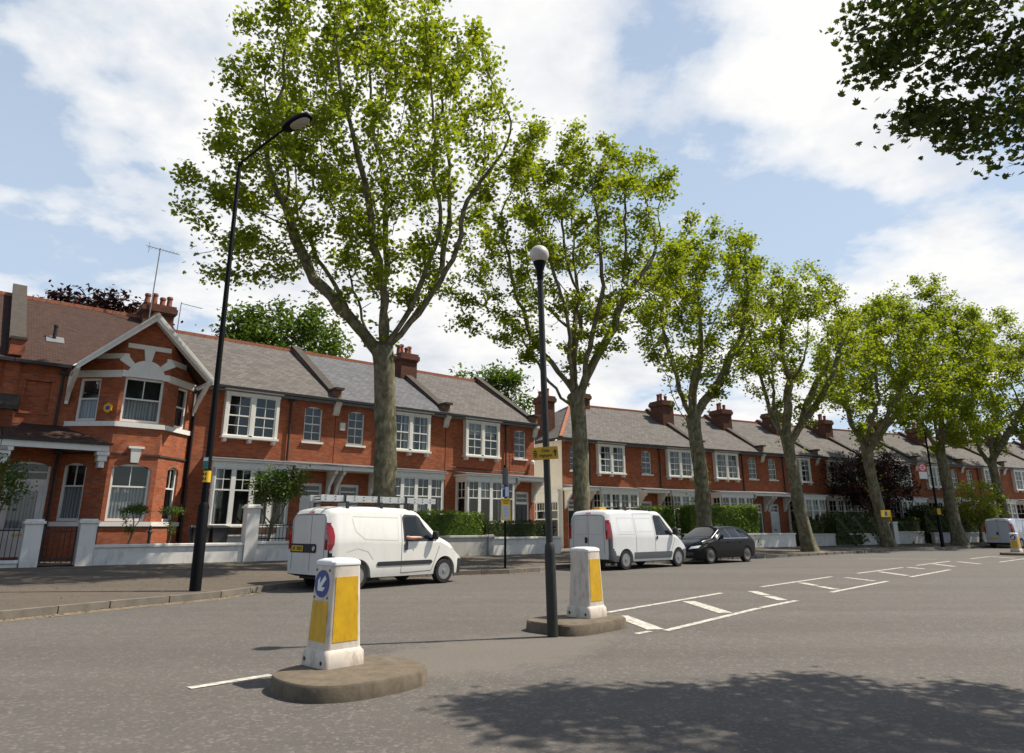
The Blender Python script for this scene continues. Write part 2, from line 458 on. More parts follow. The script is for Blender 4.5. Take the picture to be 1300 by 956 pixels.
# dropped grit along the channel, yellow line
def strip(line, w, z, n_=1):
    m = MB(); L = offset_line(line, w)
    for i in range(len(line)-1):
        m.poly([(line[i][0], line[i][1], z), (line[i+1][0], line[i+1][1], z), (L[i+1].x, L[i+1].y, z), (L[i].x, L[i].y, z)])
    return m
ch = offset_line(KERB, -.02)[1:15]
struct(strip([(p.x, p.y) for p in ch], -.16, .003).build('gutter_channel', MT['gutter_grit'], weld=True))
yl = offset_line(KERB, -.24)[2:7]
struct(strip([(p.x, p.y) for p in yl], -.09, .0045).build('yellow_line', MT['yellow_line'], weld=True))

m = MB(); rnd = random.Random(8)
for (x, y) in ((-3.85,21.4),(2.72,26.7),(8.95,32.7),(15.75,37.75),(23.6,44.6),(31.2,49.6),(38.2,54.3)):
    q = []; ph = rnd.uniform(0, 6)
    for k in range(22):
        a = 2*PI*k/22; r_ = .85 + .13*math.sin(3*a+ph) + rnd.uniform(-.05,.05); px, py = x + r_*math.cos(a), y + r_*math.sin(a); q.append((px, py, pave_z(px, py) + .006))
    for k in range(22): m.poly([(x, y, pave_z(x, y) + .03), q[k], q[(k+1) % 22]])
struct(m.build('tree_pit_soil', MT['gutter_grit'], smooth='all'))

rng_ = np.random.default_rng(4); kk0 = [p for p in dense([V2(k) for k in KERB[4:16]], 40)]; P_ = []
for k in range(1500):
    q = kk0[rng_.integers(len(kk0))]; d_ = abs(rng_.normal()) * .14 + .03
    if rng_.random() < .55: P_.append((q.x + d_*.72 + rng_.normal()*.05, q.y - d_*.66 + rng_.normal()*.05, .012))
    else:
        x_ = q.x - .72*(.2 + 5*rng_.random()) ; y_ = q.y + .66*(.2 + 5*rng_.random())
        if near_on(wl, Vector((x_, y_, 0)))[0] > .6 and near_on(KERB, Vector((x_, y_, 0)))[0] > .2: P_.append((x_, y_, pave_z(x_, y_) + .012))
LITTER = np.array(P_)

# painted hatching between the two lanes
def bar(a, b, w, z=.006):
    a = Vector((a[0], a[1], 0)); b = Vector((b[0], b[1], 0)); t = (b - a).normalized(); s = Vector((-t.y, t.x, 0)) * (w / 2)
    return [(p.x, p.y, z) for p in (a - s, b - s, b + s, a + s)]
m = MB()
def pb(p, q, w):
    a = at(*p); b = at(*q); m.poly(bar(a, b, w))
for p, q in (((770,778),(917,753)), ((966,745.4),(1056,732.3)), ((1088,728.2),(1146,720.6)), ((1163.5,718),(1206,712.6)), ((1232,709.6),(1256,706.8)),
             ((845,801),(963,772.5)), ((966,771.8),(1011.5,762.7)), ((1054.6,752.3),(1127,738)), ((1156,732.7),(1206,723.5)), ((1269,713.8),(1304,709)), ((1090,709),(1190,710.2))):
    pb(p, q, .12)
for p, q, w in (((787,782),(833,799.5),.26), ((874,763.6),(921,778.4),.26), ((955,750.8),(973,756),.22), ((975,757),(994,762.3),.22), ((1017,740),(1036,743.6),.2),
                ((1040,744.6),(1062,748.6),.2), ((1073,733.3),(1110,737.8),.16), ((1116,726),(1152,731),.2), ((1152,720.2),(1173,722.4),.2), ((1185,716),(1212,719.4),.2),
                ((1216,713.2),(1245,716.2),.2), ((1257,706.6),(1289,708.8),.2), ((808,805),(825,801.8),.1)):
    pb(p, q, w)
pb((240,874), (344,857.5), .11)
struct(m.build('road_marking', MT['road_paint']))

# worn lighter crossing place between the refuge islands
ISL1 = Vector((-1.48, 6.88, 0)); ISL2 = Vector((.93, 10.48, 0))
RD = Vector((math.sin(R(43.5)), math.cos(R(43.5)), 0)); RN = Vector((-RD.y, RD.x, 0))
def island(c, a, b, h, label, e=2.6):
    m = MB(); n_ = 48
    ring = lambda k, z: [(c + RD * (math.copysign(abs(math.cos(2*PI*i/n_))**(2/e), math.cos(2*PI*i/n_)) * a * k) + RN * (math.copysign(abs(math.sin(2*PI*i/n_))**(2/e), math.sin(2*PI*i/n_)) * b * k)).to_tuple()[:2] + (z,) for i in range(n_)]
    vs = ring(1, -.01) + ring(.985, h - .02) + ring(.96, h) + ring(.72, h + .006)
    fs = [(r*n_+i, r*n_+(i+1) % n_, (r+1)*n_+(i+1) % n_, (r+1)*n_+i) for r in range(3) for i in range(n_)] + [[3*n_+i for i in range(n_)]]
    m.add(vs, fs); o = m.build('traffic_island', MT['concrete_dark'], smooth=True)
    return tag(o, label, 'traffic island', 'kerbed refuge islands along the centre of the road')
island(ISL1, .70, .58, .13, 'low rounded kerbed concrete island under the nearest white and yellow bollard')
island(ISL2, .72, .52, .14, 'low dark concrete island beside the globe lamp post, under the second bollard', 4)
ISL3 = at(1291, 704.5); island(ISL3, 1.1, .7, .13, 'distant kerbed island at the right edge carrying the far bollard')
# ---------------------------------------------------------------- trees
def raw_mesh(name, verts, loops, counts, mat, parent=None, smooth=False):
    me = bpy.data.meshes.new(name)
    me.vertices.add(len(verts)); me.vertices.foreach_set('co', np.ascontiguousarray(verts, dtype=np.float32).ravel())
    me.loops.add(len(loops)); me.loops.foreach_set('vertex_index', np.asarray(loops, dtype=np.int32))
    me.polygons.add(len(counts)); st = np.concatenate(([0], np.cumsum(counts)[:-1]))
    me.polygons.foreach_set('loop_start', st.astype(np.int32)); me.polygons.foreach_set('loop_total', np.asarray(counts, dtype=np.int32))
    if smooth: me.polygons.foreach_set('use_smooth', np.ones(len(counts), dtype=bool))
    me.update(calc_edges=True); me.validate()
    me.materials.append(mat); o = bpy.data.objects.new(name, me); COL.objects.link(o)
    if parent: o.parent = parent
    return o

# five-lobed plane leaf, a simple pointed oval, in the xy plane
LOBED = np.array([(0,-.42,0),(.30,-.36,0),(.52,-.05,.05),(.26,.06,.0),(.36,.40,.04),(.12,.24,0),(0,.62,-.06),(-.12,.24,0),(-.36,.40,.04),(-.26,.06,0),(-.52,-.05,.05),(-.30,-.36,0)])
OVAL = np.array([(0,-.5,0),(.26,-.12,.04),(.2,.25,.03),(0,.55,-.04),(-.2,.25,.03),(-.26,-.12,.04)])
def leaves(name, pts, size, mat, parent, rng, shape=LOBED, up=.5, smooth=False):
    n = len(pts); k = len(shape)
    nrm = rng.normal(size=(n, 3)); nrm[:, 2] = np.abs(nrm[:, 2]) + up; nrm /= np.linalg.norm(nrm, axis=1)[:, None]
    a = rng.normal(size=(n, 3)); t = np.cross(nrm, a); t /= np.linalg.norm(t, axis=1)[:, None]; b = np.cross(nrm, t)
    s = size * rng.uniform(.65, 1.25, size=n)
    v = pts[:, None, :] + s[:, None, None] * (shape[None, :, 0:1] * t[:, None, :] + shape[None, :, 1:2] * b[:, None, :] + shape[None, :, 2:3] * nrm[:, None, :])
    return raw_mesh(name, v.reshape(-1, 3), np.arange(n * k), np.full(n, k), mat, parent)

def colonize(rng, starts, attr, step, infl, kill, iters=90, bias=(0,0,.12), wob=.12):
    """space colonisation: starts = polylines [(points)], returns node positions and parents"""
    pos = []; par = []
    for line in starts:
        idx = -1
        for j, (p, pi) in enumerate(line):
            pos.append(p); par.append(pi)
    P = np.array(pos, dtype=float); par = list(par)
    A = attr.copy(); alive = np.ones(len(A), bool)
    D = np.linalg.norm(A[:, None, :] - P[None, :, :], axis=2); near = D.argmin(1); nd = D.min(1)
    bias = np.array(bias)
    for it in range(iters):
        act = alive & (nd < infl)
        if not act.any(): break
        idx = near[act]; dirs = A[act] - P[idx]; dirs /= np.linalg.norm(dirs, axis=1)[:, None] + 1e-9
        acc = np.zeros((len(P), 3)); np.add.at(acc, idx, dirs)
        u = np.unique(idx); g = acc[u]; l = np.linalg.norm(g, axis=1); ok = l > .15; u = u[ok]; g = g[ok] / l[ok][:, None]
        if len(u) == 0: break
        g = g + bias + rng.normal(size=g.shape) * wob; g /= np.linalg.norm(g, axis=1)[:, None]
        new = P[u] + g * step
        base = len(P); P = np.vstack([P, new]); par += list(u)
        dd = np.linalg.norm(A[:, None, :] - new[None, :, :], axis=2); m_ = dd.min(1); am = dd.argmin(1)
        upd = m_ < nd; nd[upd] = m_[upd]; near[upd] = base + am[upd]
        alive &= nd > kill
    return P, np.array(par)

def tree(name, label, cat, base, fork, r0, crown, seed, group=None, limbs=6, n_attr=1100, step=.42, kill=.75, infl=3.2, leafn=8, leafs=.2, spread=.34,
         mat='leaf_plane', bark='bark', shape=LOBED, tip=.013, expo=2.35, lobes=.22, flare=1.5, limb_rise=.62, extra=None, hollow=.35, detail=7, sucker=0, droop=0, squash=None):
    """base, fork: points; crown: (centre, radii)"""
    rng = np.random.default_rng(seed); root = empty(name, base); tag(root, label, cat, group)
    base = np.array(base, float); fork = np.array(fork, float) - base; cc = np.array(crown[0], float) - base; cr = np.array(crown[1], float)
    # attractors in a lumpy ellipsoid, fewer in its middle
    A = []
    ld = rng.normal(size=(9, 3)); ld /= np.linalg.norm(ld, axis=1)[:, None]; la = rng.uniform(-lobes, lobes, size=9)
    while len(A) < n_attr:
        q = rng.normal(size=3); q /= np.linalg.norm(q); r = rng.uniform(hollow**2, 1) ** .5
        lim = 1 + (la * np.exp(-6 * (1 - ld @ q))).sum()
        z = q[2] * r
        if z < -.55 and rng.random() < .6: continue
        A.append(cc + q * r * lim * cr)
    if extra is not None:
        for (ec, er, en) in extra:
            q = rng.normal(size=(en, 3)); q /= np.linalg.norm(q, axis=1)[:, None]
            A += list(np.array(ec, float) - base + q * (rng.random((en, 1)) ** .4) * np.array(er, float))
    A = np.array(A); A = A[A[:, 2] > 1.5]
    # trunk then limbs
    nodes = []; nt = max(6, int(np.linalg.norm(fork) / .5)); lean = rng.normal(size=2) * .05
    for i in range(nt + 1):
        k = i / nt; p = fork * k + np.array([math.sin(k * 5 + seed) * .05, math.cos(k * 4 + seed) * .05, 0]) * min(1, k * 3)
        nodes.append((p, i - 1))
    fi = nt; a0 = rng.uniform(0, 2*PI)
    for j in range(limbs):
        a = a0 + 2*PI*j/limbs + rng.uniform(-.3, .3); el = rng.uniform(.78, 1.12) if j else 1.35
        d = np.array([math.cos(a) * math.cos(el), math.sin(a) * math.cos(el), math.sin(el)])
        tgt = cc + np.array([math.cos(a) * cr[0] * .62, math.sin(a) * cr[1] * .62, cr[2] * rng.uniform(-.15, .2)]) if j else cc
        p = nodes[fi][0].copy(); L = np.linalg.norm(tgt - p) * limb_rise; ns = max(3, int(L / step)); pi = fi if rng.random() < .6 else max(0, fi - 1)
        p = nodes[pi][0].copy()
        for i in range(ns):
            w = i / ns; td = (tgt - p); td /= np.linalg.norm(td); dd = d * (1 - w) + td * w + rng.normal(size=3) * .13; dd /= np.linalg.norm(dd)
            p = p + dd * step; nodes.append((p.copy(), pi)); pi = len(nodes) - 1
    P, par = colonize(rng, [nodes], A, step, infl, kill)
    n = len(P); ch = [[] for _ in range(n)]
    for i in range(n):
        if par[i] >= 0: ch[par[i]].append(i)
    rad = np.zeros(n)
    for i in range(n - 1, -1, -1):
        pass
    order = list(range(n))  # parents always precede children
    acc = np.zeros(n)
    for i in reversed(order):
        v = acc[i] if ch[i] else tip ** expo
        acc[i] = v + 1e-7
        if par[i] >= 0: acc[par[i]] += acc[i]
    rad = acc ** (1 / expo)
    kf = r0 / rad[fi]
    big = np.clip((rad - tip * 2) / (rad[fi] - tip * 2), 0, 1); rad = rad * (1 + (kf - 1) * np.minimum(1, big * 1.6) ** .5)
    for i in range(nt + 1):
        k = i / nt; rad[i] = r0 * (1 + .18 * (1 - k) + (flare - 1) * math.exp(-k * 13)) * (1.10 if i == nt else 1)
    # tubes along the thickest child
    V = []; Lp = []; Cn = []; off = 0
    heads = [(0, -1)]; used = 0
    while heads:
        i, p = heads.pop(); chain = [i] if p < 0 else [p, i]
        while ch[chain[-1]]:
            c = sorted(ch[chain[-1]], key=lambda q: -rad[q])
            heads += [(q, chain[-1]) for q in c[1:]]; chain.append(c[0])
        q = P[chain]; r = rad[chain].copy()
        if p >= 0: r[0] = min(r[0], rad[i] * 1.25)
        m_ = len(chain)
        if m_ < 2: continue
        k = detail + 7 if p < 0 else (detail if r.max() > .05 else 4)
        tan = np.gradient(q, axis=0); tan /= np.linalg.norm(tan, axis=1)[:, None] + 1e-9
        ref = np.cross(tan[0], (.3, .5, .8)); ref /= np.linalg.norm(ref); ang = np.arange(k) * 2*PI/k
        rings = []
        for j in range(m_):
            ref = ref - tan[j] * (ref @ tan[j]); ref /= np.linalg.norm(ref); b = np.cross(tan[j], ref)
            rr = r[j] * (1 + (.07 * np.sin(ang * 3 + j * .4) + rng.normal(size=k) * .05 if r[j] > .08 else 0))
            if p < 0 and j < 3: rr = rr * (1 + .16 * (1 - j / 3) * np.sin(ang * 5 + seed))
            rings.append(q[j] + (np.cos(ang)[:, None] * ref + np.sin(ang)[:, None] * b) * np.broadcast_to(rr, k)[:, None])
        V.append(np.vstack(rings))
        jj, kk_ = np.meshgrid(np.arange(m_ - 1), np.arange(k), indexing='ij'); jj = jj.ravel(); kk_ = kk_.ravel(); k2 = (kk_ + 1) % k
        Lp.append((off + np.stack([jj*k+kk_, jj*k+k2, (jj+1)*k+k2, (jj+1)*k+kk_], 1)).ravel()); Cn.append(np.full(len(jj), 4)); off += m_ * k
    raw_mesh('trunk', np.vstack(V), np.concatenate(Lp), np.concatenate(Cn), MT[bark], root, smooth=True)
    # leaves round the thin ends, in tufts
    tips = [i for i in range(n) if i > fi and rad[i] < tip * 2.3]
    T = P[tips]; w = np.array([1.0 if not ch[i] else .55 for i in tips])
    dens = rng.uniform(.05, 1, size=len(tips))**2.2 * 2.6 * w
    cnt = rng.poisson(leafn * dens); idx = np.repeat(np.arange(len(tips)), cnt)
    pts = T[idx] + rng.normal(size=(len(idx), 3)) * spread * np.array([1, 1, .75]) - np.array([0, 0, droop])
    if sucker:
        q = np.repeat(rng.choice(np.arange(2, len(nodes)), sucker), 22); s0 = P[q] + rng.normal(size=(len(q), 3)) * .3; pts = np.vstack([pts, s0[s0[:, 2] > 2.2]])
    leaves('crown', pts, leafs, MT[mat], root, rng, shape)
    return root

TG = 'London plane trees in a row along the far pavement'
def gz(x, y): return (x, y, pave_z(x, y) - .03)
TREES = [
 ('biggest plane tree, nearest in the row, rising behind the white van with the roof ladder', (-3.85,21.4), (-4.15,21.5,6.9), .32, ((-4.95,20.7,14.6),(5.9,3.9,6.6)), 11, dict(limbs=9, n_attr=1700, leafn=78, leafs=.142, spread=.24, extra=[((.4,20.9,13.9),(1.0,1.0,1.6),55), ((-10.3,20.5,12.3),(1.3,1.0,1.4),70), ((-9.0,20.3,9.6),(1.6,1.0,.9),55)])),
 ('second plane tree in the row, rising behind the globe lamp post and white panel van', (2.72,26.7), (2.55,26.8,6.4), .29, ((2.7,26.9,12.9),(4.9,4.4,5.5)), 23, dict(limbs=7, n_attr=1150, extra=[((-1.9,26.4,10.0),(1.5,1.1,1.4),70), ((.2,26.2,8.3),(1.2,1,.7),30), ((6.6,27,11.8),(1.2,1,1.6),50)], leafn=74, leafs=0.140, spread=.20)),
 ('third plane tree in the row, trunk rising behind the black hatchback', (8.95,32.7), (8.75,32.7,6.4), .31, ((9.9,32.8,12.0),(4.3,4.1,5.4)), 37, dict(limbs=6, n_attr=850, leafn=74, leafs=0.149, spread=.21)),
 ('fourth plane tree in the row, its trunk standing clear right of the black car', (15.75,37.75), (15.1,37.8,6.2), .29, ((16.9,37.8,11.6),(4.2,4.0,5.0)), 41, dict(limbs=6, n_attr=750, leafn=74, leafs=0.158, spread=.24)),
 ('fifth plane tree in the row with a yellow notice tied round its trunk', (23.6,44.6), (23.0,44.8,6.4), .30, ((25.0,44.8,11.4),(4.6,4.3,4.9)), 59, dict(limbs=6, n_attr=650, leafn=74, leafs=0.171, spread=.27)),
 ('sixth and tallest distant plane tree, trunk right of the bus stop post', (31.2,49.6), (30.8,49.6,6.8), .34, ((31.6,49.8,13.6),(5.4,5.0,7.3)), 61, dict(limbs=6, n_attr=750, leafn=74, leafs=0.180, spread=.28)),
 ('seventh plane tree, last trunk before the right edge above the pale grey van', (38.2,54.3), (37.7,54.4,6.3), .30, ((40.2,54.8,12.6),(5.6,5.2,6.6)), 73, dict(limbs=6, n_attr=650, leafn=74, leafs=0.189, spread=.30)),
]
for lb, b, f, r0, cr, sd, kw in TREES:
    tree('plane_tree', lb, 'tree', gz(*b), f, r0, cr, sd, group=TG, sucker=5, **kw)
# the near tree whose boughs hang in from the right; its trunk stands beyond the frame
tree('overhanging_tree', 'backlit leafy near tree hanging into the top right corner', 'tree', (13.6,5.4,0), (13.2,5.6,5.2), .42, ((9.6,5.0,10.6),(4.7,2.5,3.2)), 5,
     limbs=7, n_attr=3000, leafn=105, leafs=.09, spread=.17, mat='leaf_backlit', hollow=.2, droop=.12, kill=.45, step=.33, lobes=.15,
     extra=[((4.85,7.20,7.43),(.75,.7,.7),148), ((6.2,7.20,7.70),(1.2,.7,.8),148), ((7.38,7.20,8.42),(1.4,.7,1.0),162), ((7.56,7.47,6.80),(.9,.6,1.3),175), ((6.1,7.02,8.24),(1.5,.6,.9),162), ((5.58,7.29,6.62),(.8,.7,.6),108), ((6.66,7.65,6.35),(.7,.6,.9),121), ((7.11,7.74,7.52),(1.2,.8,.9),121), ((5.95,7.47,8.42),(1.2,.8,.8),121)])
o_ = leaves('leaf_litter', LITTER, .05, MT['litter'], None, np.random.default_rng(3), OVAL, up=6); stuff(o_)
# trees behind the houses and in the gardens
BG = dict(limbs=5, n_attr=420, step=.6, kill=.9, infl=5, leafs=.36, spread=.5, leafn=14, detail=5, sucker=0, shape=OVAL)
tree('garden_tree', 'dense green tree behind the slate roofs left of the biggest plane tree', 'tree', (-19.5,50,.3), (-19.5,50,5), .35, ((-18.0,50,13.5),(5.2,4,4.4)), 81, group='trees behind the houses', mat='leaf_mid', **dict(BG, n_attr=1100, leafn=90))
tree('garden_tree', 'low green tree seen over the roof at the gap between the terraces', 'tree', (-3.4,58,.3), (-3.4,58,5), .3, ((-2.8,58,11.6),(4.2,3,3.4)), 83, group='trees behind the houses', mat='leaf_mid', **dict(BG, n_attr=900, leafn=90))
tree('copper_tree', 'dark purple tree showing above the brown tiled roof at far left', 'tree', (-28,42,.3), (-28,42,5), .35, ((-28.0,42,12.5),(6.0,3,3.7)), 85, group='trees behind the houses', mat='leaf_purple', **dict(BG, n_attr=900, leafn=90))
tree('copper_tree', 'dark purple leafed garden tree in front of the far terrace, between two plane trunks', 'tree', (25.9,50.4,.3), (26.0,50.4,2.2), .16, ((26.2,50.3,4.6),(3.5,1.9,2.6)), 87, mat='leaf_purple', limbs=6, n_attr=600, step=.3, kill=.55, infl=2.5, leafs=.19, spread=.30, leafn=60, detail=5, shape=OVAL, hollow=.05)
tree('garden_shrub', 'small green leafy tree behind the front wall, left of the van with the ladder', 'shrub', tuple(F1(2.4,-2.3,.35)), tuple(F1(2.35,-2.3,1.5)), .045, (tuple(F1(2.55,-2.3,2.72)), (.98,.7,.62)), 91, mat='leaf_mid', limbs=5, n_attr=420, step=.15, kill=.17, infl=1.2, leafs=.12, spread=.16, leafn=26, tip=.006, detail=5, shape=OVAL, flare=1.1)
tree('garden_shrub', 'yellow green bush behind the pale grey van at far right', 'shrub', (35.6,53.9,.3), (35.6,53.9,1.4), .1, ((35.8,53.8,3.2),(2.4,1.3,2.0)), 93, mat='leaf_yellow', limbs=5, n_attr=260, step=.25, kill=.5, infl=2, leafs=.18, spread=.3, leafn=50, tip=.01, detail=5, shape=OVAL)
tree('garden_shrub', 'dark green bush at the far left edge beside the front door', 'shrub', tuple(F1(-5.75,-2.3,.35)), tuple(F1(-5.7,-2.3,1.2)), .05, (tuple(F1(-5.55,-2.3,2.6)), (.80,.6,.85)), 95, mat='leaf_mid', limbs=5, n_attr=300, step=.15, kill=.27, infl=1.2, leafs=.11, spread=.18, leafn=30, tip=.007, detail=5, shape=OVAL)
for i, (s, lb) in enumerate(((-2.05,'clipped lollipop bay tree under the arched ground floor window, left one of two'), (-.95,'clipped lollipop bay tree right of its twin, near the corner of the gabled house'))):
    tree('bay_tree', lb, 'shrub', tuple(F1(s,-2.5,.35)), tuple(F1(s,-2.5,1.35)), .022, (tuple(F1(s,-2.5,1.68)), (.46,.42,.38)), 97 + i, group='two standard bay trees', mat='leaf_mid', limbs=4, n_attr=420, step=.06, kill=.08, infl=.8, leafs=.06, spread=.07, leafn=34, tip=.004, detail=5, shape=OVAL, flare=1.0)

def hedge(label, A, B, w, z0, z1, mat, seed, n_per=260, leafs=.10, wob=.08, group='clipped front garden hedges'):
    """clipped hedge between two plan points"""
    rng = np.random.default_rng(seed); A = Vector(A); B = Vector(B); t = (B - A); L = t.length; t.normalize(); s = Vector((-t.y, t.x, 0))
    root = empty('hedge', (A.x, A.y, z0)); tag(root, label, 'hedge', group)
    m = MB(); q = [A - s*(w/2-.07) + t*.07, B - s*(w/2-.07) - t*.07, B + s*(w/2-.07) - t*.07, A + s*(w/2-.07) + t*.07]
    m.prism([(p.x - A.x, p.y - A.y, 0) for p in q], (0, 0, z1 - z0 - .09)); m.build('branches', MT[mat + ''], root)
    H = z1 - z0; out = []
    for (area, fn) in ((L*H, lambda u, v: (u*L, -w/2, v*H)), (L*H, lambda u, v: (u*L, w/2, v*H)), (L*w, lambda u, v: (u*L, (v-.5)*w, H)), (w*H, lambda u, v: (0, (u-.5)*w, v*H)), (w*H, lambda u, v: (L, (u-.5)*w, v*H))):
        k = int(area * n_per); u = rng.random(k); v = rng.random(k); x, y, z = fn(u, v)
        out.append(np.stack(np.broadcast_arrays(x, y, z), 1))
    P = np.vstack(out).astype(float)
    P += rng.normal(size=P.shape) * .035; P[:, 2] += wob * .5 * np.sin(P[:, 0] * 2.3 + seed); P[:, 1] += wob * .4 * np.sin(P[:, 0] * 3.1 + P[:, 2] * 4)
    W = np.stack([P[:, 0]*t.x + P[:, 1]*s.x, P[:, 0]*t.y + P[:, 1]*s.y, P[:, 2]], 1)
    leaves('foliage', W, leafs, MT[mat], root, rng, OVAL, up=.2)
    return root
hedge('bright green clipped hedge standing behind the grey rendered wall right of the ladder van', F1(6.3,-2.55), F1(11.35,-2.55), .8, .5, 1.98, 'leaf_hedge', 1, leafs=.09)
hedge('dull brownish green lower hedge behind the low white wall at the terrace end', F1(11.6,-2.5), F1(15.7,-2.5), .6, .5, 1.62, 'leaf_hedge_dark', 2, leafs=.09)
hedge('short bright hedge between the parked panel van and the third plane tree, left of it', (7.0,38.4,0), (8.9,39.5,0), .9, .3, 2.45, 'leaf_hedge', 3, n_per=180, leafs=.13)
hedge('tall bright green hedge just right of the third plane trunk above the black car', (9.6,39.3,0), (14.2,41.6,0), 1.0, .3, 2.55, 'leaf_hedge', 4, n_per=170, leafs=.13)
hedge('small low hedge by the bay window left of the fourth plane tree', (17.6,43.6,0), (19.4,44.9,0), .8, .3, 1.75, 'leaf_hedge_dark', 5, n_per=120, leafs=.15)
hedge('dark garden hedge behind the wall between the fourth and fifth plane trees', (20.3,45.3,0), (25.2,48.9,0), 1.0, .3, 2.1, 'leaf_hedge_dark', 6, n_per=110, leafs=.17, wob=.4)
hedge('dark hedge beyond the bus stop post, right of the sixth plane trunk', (30.4,52.9,0), (37.0,57.0,0), 1.2, .3, 2.7, 'leaf_hedge_dark', 7, n_per=90, leafs=.2, wob=.4)
hedge('low dark hedge behind the pavement between the fifth and sixth plane trees', (26.9,50.3,0), (29.6,52.0,0), .9, .3, 1.9, 'leaf_hedge_dark', 8, n_per=100, leafs=.18, wob=.3)
# ---------------------------------------------------------------- houses
HM = Matrix.Translation((0, 0, -.3))
W = 5.6
def wall_front(m, x0, x1, z0, z1, ops, rev=.13):
    """front face in the xz plane (y=0) with rectangular openings (x0,x1,z0,z1,arch rise)"""
    xs = sorted({x0, x1, *[o[0] for o in ops], *[o[1] for o in ops]}); zs = sorted({z0, z1, *[o[2] for o in ops], *[o[3] for o in ops]})
    for a, b in zip(xs, xs[1:]):
        for c, d in zip(zs, zs[1:]):
            mx, mz = (a+b)/2, (c+d)/2
            if any(o[0] < mx < o[1] and o[2] < mz < o[3] for o in ops): continue
            m.poly([(a,0,c),(b,0,c),(b,0,d),(a,0,d)])
    for o in ops:
        a, b, c, d = o[:4]
        m.poly([(a,0,c),(a,rev,c),(a,rev,d),(a,0,d)]); m.poly([(b,0,c),(b,0,d),(b,rev,d),(b,rev,c)])
        m.poly([(a,0,c),(b,0,c),(b,rev,c),(a,rev,c)]); m.poly([(a,0,d),(a,rev,d),(b,rev,d),(b,0,d)])
        if len(o) > 4 and o[4]:
            r = o[4]; mid = (a+b)/2; n_ = 8
            for sgn in (-1, 1):
                pts = [(mid + sgn*(b-a)/2, -.004, d)]
                for k in range(n_+1):
                    u = 1 - k/n_; pts.append((mid + sgn*(b-a)/2*u, -.004, d - r*u*u))
                m.poly(pts)
class Win:
    """one window (or a row of lights): frame, panes, curtains and a dark panel for the unlit room"""
    def __init__(s): s.f = MB(); s.p = MB(); s.c = MB(); s.i = MB()
    def M(s, M):
        for q in (s.f, s.p, s.c, s.i): q.M = M
        return s
    def light(s, x0, x1, z0, z1, mid=.5, top=(2, 2), bot=(2, 2), fr=.055, bar=.026, y=.03, cur=None, deep=.22):
        f = s.f; zm = z0 + (z1 - z0) * mid
        f.box(x0, x0+fr, y-.03, y+.05, z0, z1); f.box(x1-fr, x1, y-.03, y+.05, z0, z1)
        f.box(x0+fr, x1-fr, y-.03, y+.05, z1-fr, z1); f.box(x0+fr, x1-fr, y-.03, y+.05, z0, z0+fr*1.2)
        f.box(x0+fr, x1-fr, y-.025, y+.045, zm-.025, zm+.025)
        for (a, b, (nc, nr)) in ((zm+.025, z1-fr, top), (z0+fr*1.2, zm-.025, bot)):
            for i in range(1, nc):
                xx = x0+fr + (x1-x0-2*fr)*i/nc; f.box(xx-bar/2, xx+bar/2, y-.012, y+.03, a, b)
            for i in range(1, nr):
                zz = a + (b-a)*i/nr; f.box(x0+fr, x1-fr, y-.010, y+.028, zz-bar/2, zz+bar/2)
        s.p.poly([(x0+fr*.5, y+.012, z0+fr*.5), (x1-fr*.5, y+.012, z0+fr*.5), (x1-fr*.5, y+.012, z1-fr*.5), (x0+fr*.5, y+.012, z1-fr*.5)])
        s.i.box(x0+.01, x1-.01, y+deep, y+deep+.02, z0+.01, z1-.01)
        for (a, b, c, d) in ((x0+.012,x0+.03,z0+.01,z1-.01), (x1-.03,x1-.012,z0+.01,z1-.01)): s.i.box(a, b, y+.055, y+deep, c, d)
        if cur:
            w_ = x1 - x0
            for (a, b, c, d) in {'full': [(0,1,0,1)], 'low': [(0,1,0,mid)], 'sides': [(0,.24,0,1), (.76,1,0,1)], 'left': [(0,.3,0,1)], 'net': [(0,1,0,.85)], 'blind': [(0,1,.62,1)]}[cur]:
                s.c.poly([(x0+.03+(w_-.06)*a, y+.10, z0+(z1-z0)*c+.02), (x0+.03+(w_-.06)*b, y+.10, z0+(z1-z0)*c+.02), (x0+.03+(w_-.06)*b, y+.10, z0+(z1-z0)*d-.02), (x0+.03+(w_-.06)*a, y+.10, z0+(z1-z0)*d-.02)])
        return s
    def build(s, name, parent, mat='paint_white', extra=None):
        if extra: s.f.v, s.f.f, o_ = s.f.v, s.f.f, None
        o = s.f.build(name, MT[mat], parent)
        s.p.build('pane', MT['glass'], o)
        s.i.build('unlit_room_panel', MT['dark_room'], o)  # dark panel stands in for the shade of the room
        if s.c.f: s.c.build('curtain', MT['curtain'], o)
        return o
def chimney(parent, M, x0, x1, y0, y1, z0, z1, pots=4, mat='brick_chimney', along='x'):
    m = MB(M); m.box(x0, x1, y0, y1, z0, z1-.42)
    for k, (e, a, b) in enumerate(((.05, .42, .34), (.10, .34, .12), (.05, .12, 0))):
        m.box(x0-e, x1+e, y0-e, y1+e, z1-a, z1-b)
    c = m.build('chimney', MT[mat], parent)
    for i in range(pots):
        t = (i+.5)/pots
        px, py = (x0 + (x1-x0)*t, (y0+y1)/2 + (.06 if i % 2 else -.06)) if along == 'x' else ((x0+x1)/2 + (.06 if i % 2 else -.06), y0 + (y1-y0)*t)
        h = (.52, .62, .46, .58)[i % 4]
        p = MB(M); p.lathe([(.14,0),(.135,.05),(.12,.08),(.105,h-.12),(.13,h-.1),(.13,h-.04),(.115,h),(.085,h),(.085,h-.15)], 12, (px, py, z1-.02)); p.build('chimney_pot', MT['pot_clay'], c, smooth=True)
    return c
SL = (9.72 - 6.60) / 5.28
def roofz(y): return 6.60 + (y + .28) * SL
